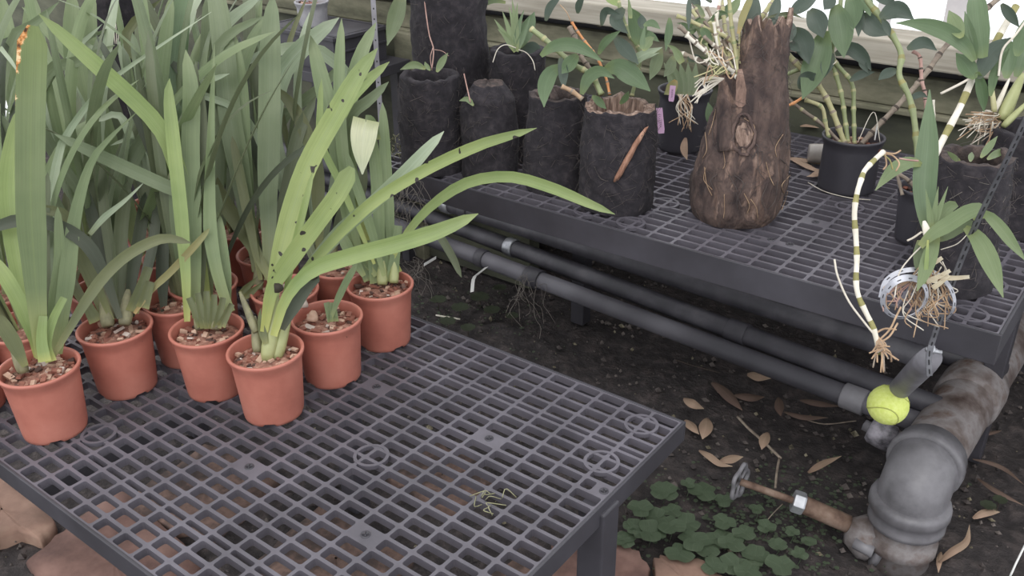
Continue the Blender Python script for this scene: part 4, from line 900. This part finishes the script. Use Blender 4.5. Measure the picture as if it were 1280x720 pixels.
for pts,w_,m_ in (([(1031,38),(1023,70),(1013,100),(1003,124)],29,LE),([(990,36),(1004,52),(1011,80)],22,LV),([(1012,12),(1022,28),(1029,47)],22,LV),([(1044,6),(1051,35),(1055,72)],26,LE),([(1062,-8),(1067,14),(1066,38)],20,LE),([(1076,2),(1074,24),(1073,46)],11,LV),([(1044,68),(1063,61),(1079,72),(1089,88)],16,LV),([(1062,101),(1077,93),(1093,90)],9,LV),([(1078,18),(1092,32),(1110,44)],23,LV),([(1041,66),(1034,80),(1030,97)],14,LV),([(984,56),(992,58),(1000,64)],10,LV),([(1000,112),(1010,98),(1020,92)],18,LV),([(1072,-10),(1082,2),(1088,20)],14,LE),([(1040,-8),(1036,4),(1030,12)],14,LV),([(985,26),(990,38),(988,52)],10,LV),([(1085,72),(1078,78),(1086,92)],8,LV)):
    pxleaf(KP,pts,w_,m_,d-.03,d-.05,prof='lance',tw=random.uniform(-.25,.25))
# cup and dry leaves
c0=on(1026,206,BZ)+Vector((0,0,.024)); axc=(RT*-.95+HF*.2); axc.z=0; axc.normalize()
root=thing('plastic_cup',c0-Vector((0,0,.022)),'cloudy translucent plastic cup lying beside the large black pot','cup')
MB().lathe([(.001,.028),(.017,.028),(.019,.026),(.0215,-.02),(.0225,-.022),(.0215,-.024),(.0195,-.02),(.017,.024),(.001,.026)],c0,28,ax=axc).build('cup',M_cup,root)
for i,(pts,w_) in enumerate((([(985,196),(1000,203),(1018,212),(1035,216)],9),([(1034,209),(1020,218),(1008,221)],10),([(984,197),(1005,200),(1030,206)],7),([(1000,158),(1010,157),(1024,160)],6))):
    W=[on(x,y,BZ+.006) for x,y in pts]; o=leaf(None,W,w_*dep(W[0])/FP,LR,prof='lance',normal=Vector((.1,-.2,1)),name='dry_leaf')
    center(tag(o,['long dry brown leaf poking out from behind the cup','dry brown leaf folded against the foot of the black pot','dry brown leaf lying under the plastic cup','small curled dry leaf at the back of the grid, left of the black pot'][i],'dry leaf','dry leaves on the raised bench'))
o=wire(None,[on(x,y,BZ+.004) for x,y in ((1010,228),(1030,239),(1060,247),(1088,250))],.0009,M_rootw,name='thin_stalk'); center(tag(o,'thin pale stalk lying on the grid in front of the large black pot','stalk'))
# small black pot
b0=bpos(1150,308,.03); dS=topd(b0,.09)
KS=blackpot(b0,.042,.03,.095,'small tapered black pot with one tall jointed green cane')
chips(KS,b0+Vector((0,0,.078)),.035,36)
cane(KS,px([(1149,240),(1148,216),(1144,159),(1137,123),(1124,94),(1126,65),(1103,25),(1085,2),(1079,-12)],dS,dS+.06),.0052,[M_cg,M_co],seq='node',seg=.042)
cane(KS,px([(1156,240),(1157,200),(1168,180),(1167,125)],dS+.02),.0018,[M_cw,M_cw],name='dead_cane')
cane(KS,px([(1160,240),(1158,150),(1156,117),(1152,100),(1150,72),(1141,64)],dS+.05),.0032,[M_rootp,M_cd],seq='node',seg=.018,name='dead_cane')
cane(KS,px([(1148,240),(1136,226),(1124,218)],dS-.02),.0035,[M_cb,M_cd],seq='node',seg=.02,name='cane_stub'); cane(KS,px([(1128,244),(1124,228),(1120,214)],dS-.02),.0028,[M_cb,M_cd],name='cane_stub')
for pts,w_ in (([(1100,22),(1121,12),(1142,24)],19),([(1134,61),(1154,53),(1171,63)],13),([(1090,-8),(1108,0),(1122,7)],11),([(1122,88),(1108,92),(1098,100)],11),([(1137,124),(1150,118),(1160,122)],7),([(1103,24),(1109,35),(1112,46)],8)):
    pxleaf(KS,pts,w_,LV,dS+.03,prof='lance',fold=.3)
# right log with striped cane
b0=bpos(1205,372,.055); dR=dep(b0)
LR1,_LR=log('log_mount','wide black log at the right of the bench with a tall white striped cane',b0,.205,[(0,.06),(.5,.058),(1,.052)],M_fern,11,nh=420,mtop=M_fernb,hm=M_hair)
hairs(LR1,lambda R_:(lambda t,a:(_LR(t,a),Vector((math.cos(a),math.sin(a),.1))))(R_.uniform(.3,.98),R_.uniform(0,2*PI)),60,77,M_rootg,(.008,.022),'pale_roots',.0005)
d=topd(b0,.2)
cane(LR1,px([(1168,196),(1180,172),(1200,134),(1218,94),(1233,72),(1246,50),(1258,29),(1270,8)],d,d+.04),.0054,[M_cw,M_co],seq='alt',seg=.046,node=1.05,name='striped_cane')
for pts,w_,m_,pf in (([(1218,76),(1208,60),(1188,43),(1163,33),(1140,29),(1120,29)],18,LE,'lance'),([(1202,47),(1194,30),(1186,13)],16,LM,'lance'),([(1229,72),(1224,35),(1219,-10)],24,LE,'strap'),([(1220,74),(1214,50),(1206,14)],12,LE,'lance'),([(1219,98),(1208,82),(1195,66)],18,LE,'lance'),([(1222,98),(1240,66),(1264,47)],20,LV,'lance'),([(1271,70),(1277,48),(1284,20)],16,LE,'lance'),([(1252,5),(1262,18),(1274,34)],11,LV,'lance'),([(1222,90),(1228,116),(1230,140)],12,LE,'lance'),([(1200,202),(1188,196),(1174,188)],9,LM,'lance'),([(1226,197),(1236,184),(1247,170)],8,LM,'lance'),([(1234,199),(1248,191),(1263,188)],8,LM,'lance'),([(1213,202),(1214,195),(1215,190)],6,LM,'lance'),([(1238,120),(1244,90),(1262,60)],10,LE,'lance')):
    pxleaf(LR1,pts,w_,m_,d-.01,d+.02,prof=pf)
wire(LR1,px([(1282,26),(1268,45),(1253,63),(1248,95)],d),.0018,M_rootw,name='aerial_root')
wire(LR1,px([(1218,95),(1200,105),(1176,117)],d),.002,M_rootw,name='aerial_root')
# far right block with fat bulbs
b0=bpos(1285,300,.07); b0=on(1285,300,BZ)+HF*.07; d=dep(b0)
LR2,_=log('log_mount','tall black log at the right edge topped with fat green pseudobulbs',b0,.175,[(0,.075),(1,.068)],M_fern,12,nh=200)
e=d-.07
bulb(LR2,at(1252,150,e),at(1279,92,e),.0165,M_bulb); bulb(LR2,at(1254,158,e-.02),at(1286,126,e-.02),.010,M_bulb)
bulb(LR2,at(1244,138,e),at(1262,98,e),.0065,M_cw); bulb(LR2,at(1243,140,e-.01),at(1239,100,e-.01),.0065,M_cy)
for k in range(46):
    x0,y0=R.uniform(1236,1252),R.uniform(138,160); wire(LR2,px([(x0,y0),(x0-R.uniform(4,20),y0+R.uniform(-6,12)),(x0-R.uniform(10,42),y0+R.uniform(-2,32))],e,e-.02),.0009,R.choice((M_roott,M_cb,M_rootw)),name='root')
for pts in ([(1258,98),(1262,60),(1256,48)],[(1270,96),(1282,60),(1290,30)]): pxleaf(LR2,pts,16,LE,e,prof='lance')
# ---------------------------------------------------------------- hanging orchid and bare cane
dH=1.20
HO=thing('hanging_orchid',at(1160,400,dH),'small bare-rooted orchid hanging at the strap coil with fresh green leaves','orchid')
pxleaf(HO,[(1163,300),(1157,262),(1156,225),(1160,175),(1162,112)],25,LE,dH,dH+.03,prof='lance')
pxleaf(HO,[(1152,206),(1138,203),(1117,212),(1094,238)],15,LM,dH+.02,dH-.02,prof='lance')
for q in ((1157,236),(1173,233),(1185,233)): pxleaf(HO,[(1165,288),((1165+q[0])/2,260),q],8,LM,dH-.01,prof='grass')
pxleaf(HO,[(1150,308),(1165,293),(1186,280),(1210,265),(1234,258)],20,LM,dH-.01,dH-.06,tw=.3)
pxleaf(HO,[(1165,292),(1176,272),(1188,258),(1198,258)],15,LM,dH+.01,dH,prof='strap')
pxleaf(HO,[(1216,274),(1232,268),(1250,284),(1266,305),(1284,328)],13,LM,dH-.03,dH-.07,prof='lance')
pxleaf(HO,[(1206,284),(1222,298),(1238,328),(1254,372)],20,LM,dH-.03,dH-.09,prof='lance')
pxleaf(HO,[(1170,300),(1180,296),(1200,284),(1216,276)],14,LG,dH,dH-.03)
pxleaf(HO,[(1172,290),(1163,318),(1154,345),(1146,364)],16,LM,dH-.01,dH-.03,prof='lance')
pxleaf(HO,[(1150,300),(1150,318),(1152,340)],16,LG,dH,dH)
pxleaf(HO,[(1160,300),(1158,330),(1156,356)],5,LB,dH-.02)
bulb(HO,at(1160,296,dH-.012),at(1155,276,dH-.01),.0075,M_cw)
for a,b_ in (((1158,352),(1188,338)),((1176,347),(1212,346)),((1166,360),(1186,344)),((1162,330),(1178,322)),((1150,346),(1172,352))):
    pxleaf(HO,[a,((a[0]+b_[0])/2,(a[1]+b_[1])/2+1),b_],7,LH,dH-.01,name='papery_husk',prof='stub')
for k in range(40):
    x0,y0=R.uniform(1145,1180),R.uniform(325,352)
    wire(HO,px([(x0,y0),(x0+R.uniform(-14,14),y0+R.uniform(8,24)),(x0+R.uniform(-18,22),y0+R.uniform(26,52)),(x0+R.uniform(-22,28),y0+R.uniform(36,72))],dH,dH+.02),.0008,R.choice((M_roott,M_roott,M_rootw)),name='root')
for k in range(18):
    x0,y0=R.uniform(1108,1150),R.uniform(352,372)
    wire(HO,px([(1150,345),(x0,y0),(x0+R.uniform(-8,8),y0+R.uniform(6,16)),(x0+R.uniform(-10,10),y0+R.uniform(12,30))],dH+.015),.0009,R.choice((M_roott,M_rootp)),name='root')
wire(HO,px([(1160,300),(1138,322),(1124,342),(1118,372)],dH),.001,M_rootw,name='root'); wire(HO,px([(1152,290),(1142,297),(1134,301)],dH-.01),.0014,M_rootw,name='root')
wire(HO,px([(1176,312),(1196,305),(1210,292)],dH),.0007,M_rootw,name='root')
HC=thing('bare_cane',at(1101,445,1.13),'leafless cane striped white and olive, curving down to tan roots below the bench edge','cane')
cane(HC,px([(1104,190,1.17),(1094,199,1.16),(1081,213,1.15),(1076,226),(1071,243),(1068,268),(1070,298),(1071,326),(1070,351),(1073,370),(1083,392),(1092,411),(1100,443)],1.14,1.13),.0034,[M_cw,M_co],seq='alt',seg=.031,node=1.1,name='striped_cane')
wire(HC,px([(1043,324),(1047,345),(1060,375),(1078,400),(1096,422)],1.13),.0013,M_rootw,name='side_twig')
for q in ([(1102,192),(1115,194),(1124,204),(1120,214)],[(1102,192),(1112,200),(1116,212)],[(1104,190),(1118,192),(1126,188)],[(1106,192),(1108,206),(1104,212)]): wire(HC,px(q,1.17),.0011,R.choice((M_co,M_roott)),name='root')
wire(HC,px([(1124,198),(1136,200),(1148,201)],1.18),.0012,M_rootp,name='twig')
for k in range(20):
    e_=(1098+R.uniform(-14,26),428+R.uniform(2,40)); wire(HC,px([(1097,420+R.uniform(0,8)),(1100+R.uniform(-6,8),432),e_],1.13,1.12),.001,R.choice((M_roott,M_cb,M_roott)),name='root')
for q in ([(1098,426),(1112,412),(1120,396),(1126,384)],[(1100,428),(1112,420),(1122,404)],[(1098,430),(1112,440),(1114,452)],[(1095,416),(1106,411),(1120,412)]): wire(HC,px(q,1.13,1.15),.0013,M_roott,name='root')
# ---------------------------------------------------------------- things at the back left
c0=Vector((-1.63,.80,BZ))
root=thing('plant_stand',(c0.x,c0.y,GZ),'dark square plant stand far back left, under the black crate','stand')
sb=MB().box((c0.x,c0.y,BZ-.015),(.42,.28,.03)); sb.build('stand_top',M_skirt,root,smooth=False,bevel=.002)
for sx_ in (-1,1):
    for sy_ in (-1,1): MB().box((c0.x+sx_*.18,c0.y+sy_*.11,(BZ-.03+GZ)/2),(.03,.03,BZ-.03-GZ)).build('leg',M_skirt,root,smooth=False)

root=thing('plastic_crate',c0,'black plastic crate at the far back left under a small grey pot','crate')
cb=MB(); H_=.10; a_,b2=.30,.20
for sx,sy,dx,dy in ((0,-.5,a_,.006),(0,.5,a_,.006),(-.5,0,.006,b2),(.5,0,.006,b2)):
    cb.box((c0.x+sx*a_,c0.y+sy*b2,c0.z+H_/2),(dx,dy,H_)); cb.box((c0.x+sx*a_,c0.y+sy*b2,c0.z+H_-.006),(dx+.014,dy+.014,.01)); cb.box((c0.x+sx*a_,c0.y+sy*b2,c0.z+H_*.55),(dx+.01,dy+.01,.006))
cb.box((c0.x,c0.y,c0.z+.004),(a_,b2,.008)); cb.build('crate_body',M_blk,root,smooth=False,bevel=.001)
MB().box((c0.x,c0.y,c0.z+H_-.004),(a_*.97,b2*.95,.006)).build('slatted_lid',M_skirt,root,smooth=False)
gp_=c0+Vector((-.02,-.02,H_)); root=thing('grey_pot',gp_,'small pale grey pot of bark standing on the black crate','plant pot')
p_,_m=potmesh(.05,.04,.07,False); MB().lathe(p_,gp_,32).build('pot',M_greyp,root); chips(root,gp_+Vector((0,0,.06)),.042,30)
q_=at(146,30,2.0); LGX,_=log('log_mount','dark log rising behind the mass of leaves at the upper left',(q_.x,q_.y,GZ),q_.z-GZ+.08,[(0,.05),(1,.05)],M_fern,14,nh=120)
for k in range(5): wire(LGX,px([(140+k*3,18+R.uniform(-4,4)),(142+k*3,34),(144+k*2,55)],1.94),.0009,M_rootw,name='aerial_root')
root=thing('hanging_strap',at(474,200,2.35),'pale perforated metal strap hanging straight down by the mossy post','strap')
P=[at(455,-180,2.35).lerp(at(480,215,2.35),i/30) for i in range(31)]
perf(root,P,[RT*.0062]*31,.0014,M_pipeg,'band',30,.0018,.0018)
# moss clump and tray corner
mc=on(490,190,BZ+.0); print('MOSS',mc); mc.x=max(mc.x,-.80); mc.y=max(mc.y,BY+.03); root=thing('dry_moss',mc,'clump of pale dry moss threads on the bench corner behind the cream leaf','moss'); root['kind']='stuff'
mb=MB()
for k in range(190):
    p=mc+Vector((R.uniform(-.05,.04),R.uniform(-.03,.05),R.uniform(0,.05))); t=Vector((R.uniform(-1,1),R.uniform(-1,1),R.uniform(-.3,.6))).normalized()*R.uniform(.01,.03); s_=Vector((R.uniform(-1,1),R.uniform(-1,1),R.uniform(-1,1)))*.008
    mb.tube([p,p+t*.5+s_,p+t],.0008,3,cap=False)
mb.build('moss_threads',M_moss3,root)
def tangle(label,x,y,w,h,d,n,seed,name='root_tangle'):
    R=random.Random(seed); root=thing(name,at(x,y+h/2,d),label,'roots'); mb=MB()
    for k in range(n):
        p=[(x+R.uniform(-.5,.5)*w,y-h/2+R.uniform(0,.25)*h)]
        for j in range(4): p.append((p[-1][0]+R.uniform(-.4,.4)*w,p[-1][1]+R.uniform(-.02,.28)*h))
        mb.tube(spline(px(p,d,d+R.uniform(-.03,.03)),12),.00045,4,cap=False)
    o=mb.build('root_strands',M_rootg,root); root['kind']='stuff'
tangle('curly tangle of pale roots hanging beside the right end pot',505,265,40,100,1.78,22,3)
tangle('thin pale roots trailing down from the front pipe onto the soil',662,385,26,90,2.05,14,4)
tangle('pale root threads in the soil behind the right end pot',520,350,30,60,1.95,14,6)
# white labels on soil
o=MB().ribbon(spline([at(590,365,2.1),at(592,348,2.1),at(598,342,2.09),at(608,334,2.08)],8),[RT*.004+UP*.001]*9,.0008).build('plant_label',M_white,smooth=False); center(tag(o,'bent white plastic label stuck in the soil beyond the bench','plant label'))
o=MB().ribbon(spline([on(530,331,GZ+.2),on(545,322,GZ+.2)],4),[UP*.004]*5,.0008).build('plant_label',M_white,smooth=False); center(tag(o,'white label lying flat near the roots behind the right end pot','plant label'))
o=MB().tube([on(545,394,GZ+.012),on(575,399,GZ+.012)],.0025,6).build('twig',M_cw); center(tag(o,'short pale twig on the soil just beyond the back edge of the low bench','twig'))
# ---------------------------------------------------------------- dead leaves on the soil
DL=[('tan leaf tucked under the grey front pipe',[(934,468),(948,471),(964,473)],9,LR),('narrow dull leaf lying left of the leaf under the pipe',[(890,478),(905,490),(928,513)],9,LX),
('flat brown leaf in the middle of the soil strip',[(918,494),(938,497),(956,496)],8,LX),('tan leaf nearest the bench corner, alone on bare soil',[(855,498),(866,505),(880,511)],8,LR),
('pale broken leaf touching the corner of the low bench',[(857,525),(866,535),(874,543)],9,LR),('upright oval tan leaf beside the broken pale one',[(883,523),(882,536),(878,549)],12,LR),
('curled leaf with a long stalk, near the handwheel',[(874,563),(886,570),(900,580),(916,583)],6,LR),('forked tan leaf overlapping the curled stalked one',[(900,577),(914,574),(929,571)],9,LR),
('tan leaf resting across the snapped twig',[(960,541),(955,551),(952,562)],9,LR),('long straw-coloured leaf right of the twig',[(1010,591),(1028,580),(1052,570)],6,LR),
('folded dark leaf below the pipe, standing on edge',[(973,497),(974,508),(976,520)],8,LX),('long curved brown strip below the grey pipe',[(980,515),(1005,522),(1035,522)],5,LX),
('yellowish curved leaf at the foot of the thick pipe',[(1174,703),(1190,690),(1208,677),(1212,656)],7,LR),('pale leaf tip pointing right near the photo edge',[(1216,648),(1232,641),(1250,640)],7,LR),
('long thin dry stalk leaf right of the thick pipe',[(1216,574),(1238,579),(1258,588),(1280,606)],4,LX),('dark reddish strip of leaf beneath the long thin stalk',[(1222,598),(1245,614),(1280,632)],5,LX),
('short tan leaf directly below the nut valve arm',[(1176,690),(1174,702),(1173,716)],5,LR),('thin grey leaf blade by the right edge, upper one',[(1228,545),(1240,541),(1252,538)],4,LX),
('twisted brown leaf beside the second pipe joint',[(998,468-6),(1012,462),(1020,458)],5,LX),('pair of crumpled dark leaves right of the folded leaf',[(1000,500),(1025,505),(1050,508)],7,LX)]
for l,pts,w_,m_ in DL:
    W=[on(x,y,GZ+.012+random.uniform(0,.012)) for x,y in pts]; o=leaf(None,W,w_*1.25*dep(W[0])/FP,m_,prof='lance',normal=Vector((random.uniform(-.3,.3),-.4,.9)).normalized(),fold=.3,curl=random.uniform(-.4,.4),name='dead_leaf')
    center(tag(o,l,'dead leaf','dead leaves on the soil'))
def twig(label,pts,r=.0028,m_=M_cb):
    o=wire(None,[on(x,y,GZ+.014) for x,y in pts],r,m_,name='twig'); center(tag(o,label,'twig'))
twig('snapped grey-brown twig lying across the soil in front of the handwheel',[(922,521),(935,535),(952,550),(976,573)],.0035)
twig('thin twig running down from the snapped twig to the valve stem',[(974,573),(971,590),(969,610)])
twig('fine pale twig curving along the soil under the pipes',[(1000,522),(1030,530),(1070,526)],.0015)
twig('faint straight stalk between clover and valve pipe',[(955,655),(966,642),(978,630)],.0012)
twig('fine twig crossing the soil strip near the middle',[(845,450),(870,458),(900,466)],.0015,M_cd)
# ---------------------------------------------------------------- clover patch
def disc_leaf(parent,c,r,az,tilt,m_,name='leaflet'):
    n=14; vs=[Vector((0,0,0))];
    A=Vector((math.cos(az),math.sin(az),0)); B_=Vector((-math.sin(az),math.cos(az),0)); N_=Vector((0,0,1)); A=(A*math.cos(tilt)+N_*math.sin(tilt)).normalized(); N_=A.cross(B_)
    uv=[(.5,.3)]
    for k in range(n):
        t=2*PI*k/n; rr=r*(1+.08*math.cos(2*t))*(1-.22*math.exp(-((math.cos(t)-1)**2)*30)); vs.append(A*(rr*(.75+math.cos(t)))+B_*(rr*math.sin(t))+N_*(r*.12*abs(math.sin(t))+random.uniform(-.0008,.0008))); uv.append((.5+.5*math.sin(t),.5+.4*math.cos(t)))
    vs=[c+v for v in vs]
    return MB().add(vs,[(0,1+k,1+(k+1)%n) for k in range(n)],uv).build(name,m_,parent)
cl=[(830,615,26,'top left of the clover patch'),(878,612,28,'highest clover, alone above the patch near the handwheel'),(905,622,18,''),(800,640,24,''),(812,668,30,''),(838,662,28,''),(858,650,26,''),(868,676,30,''),(884,684,24,''),(900,672,26,''),(915,680,26,''),(930,668,22,''),(945,690,26,''),(918,704,28,''),(893,706,24,''),(958,658,18,''),(972,680,18,''),(975,708,28,''),(820,645,22,''),(850,690,28,''),(792,660,20,''),(935,715,26,''),(990,664,14,''),(1000,690,16,''),(1012,672,14,''),(945,640,14,''),(905,655,22,''),(840,636,20,''),(780,672,22,''),(860,606,14,'')]
for i,(x,y,s_,l) in enumerate(cl):
    g_=on(x,y,GZ+.03); root=thing('clover',(g_.x,g_.y,GZ+.005),('clover with broad rounded green leaflets at the '+l) if i==0 else (l if i==1 else 'low green clover with rounded leaflets in the patch by the bench leg'),'clover','clover patch' if i>1 else None)
    r=s_*.46*dep(g_)/FP; a0=random.uniform(0,6); hh=random.uniform(.02,.04); top=Vector((g_.x,g_.y,GZ+hh))
    wire(root,[(g_.x,g_.y,GZ-.004),(g_.x+.004,g_.y,GZ+hh*.6),top],.0009,CL,name='stalk')
    for k in range(3 if i%4 else 4): disc_leaf(root,top,r,a0+k*2*PI/(3 if i%4 else 4),random.uniform(-.1,.15),CL)
mb=MB()
for k in range(900):
    x,y=random.gauss(975,60),random.gauss(645,34)
    if k%3==0: x,y=random.uniform(780,1050),random.uniform(590,715)
    if k%5==0: x,y=random.gauss(590,60),random.gauss(390,30)
    p=on(x,y,GZ+.006); p.z+=random.uniform(0,.006); r=random.uniform(.002,.0055)
    mb.add([p+Vector((r*math.cos(t*PI/3),r*math.sin(t*PI/3),random.uniform(-.001,.001))) for t in range(6)],[tuple(range(6))])
tag(mb.build('seedlings',CL),'carpet of tiny green seedlings on the damp soil','seedlings',kind='stuff')
for i,(x,y,s_) in enumerate(((560,402,22),(575,385,24),(600,372,26),(615,388,22),(640,395,18),(548,375,22),(585,410,20),(625,360,18),(1235,632,20),(1250,625,18))):
    g_=on(x,y,GZ+.03); root=thing('weed',(g_.x,g_.y,GZ+.005),'dull leafy weed on the dark soil behind the right end pot' if i<8 else 'faint low weed on the soil right of the thick pipe','weed','weeds behind the low bench' if i<8 else 'weeds by the thick pipe')
    r=s_*.32*dep(g_)/FP; a0=random.uniform(0,6); top=Vector((g_.x,g_.y,GZ+.03))
    wire(root,[(g_.x,g_.y,GZ-.004),top],.001,M_cd,name='stalk')
    for k in range(4): disc_leaf(root,top,r,a0+k*PI/2,.1,LK)
# litter on the low bench
mb=MB(); mc=on(612,628,.0)
for k in range(9):
    p=mc+Vector((R.uniform(-.02,.02),R.uniform(-.02,.02),.001)); mb.tube(spline([p,p+Vector((R.uniform(-.015,.015),R.uniform(-.015,.015),R.uniform(0,.012))),p+Vector((R.uniform(-.02,.02),R.uniform(-.02,.02),.001))],6),.0007,4)
o=mb.build('dry_grass',M_moss3); center(tag(o,'little tuft of dry grass lying on the grid near the front edge','dry grass'))
# ---------------------------------------------------------------- light
w=bpy.data.worlds.new('world'); sc.world=w; w.use_nodes=True; nt=w.node_tree; bg=nt.nodes['Background']
tc=nt.nodes.new('ShaderNodeTexCoord'); sx=nt.nodes.new('ShaderNodeSeparateXYZ'); nt.links.new(tc.outputs['Generated'],sx.inputs[0])
c=ramp(nt,sx.outputs[2],[(0,(.96,.98,1,1)),(.5,(.93,.95,1,1)),(1,(1,1,1,1))])
nt.links.new(c,bg.inputs[0]); bg.inputs[1].default_value=1.45
sl=bpy.data.lights.new('sun','SUN'); sl.energy=1.0; sl.angle=.6; so=bpy.data.objects.new('sun',sl); COL.objects.link(so); so.rotation_euler=(math.radians(38),0,math.radians(20)); sl.color=(1,.98,.94)
sc.view_settings.view_transform='Standard'; sc.view_settings.look='None'; sc.view_settings.gamma=1; sc.view_settings.exposure=0; sc.view_settings.use_curve_mapping=False
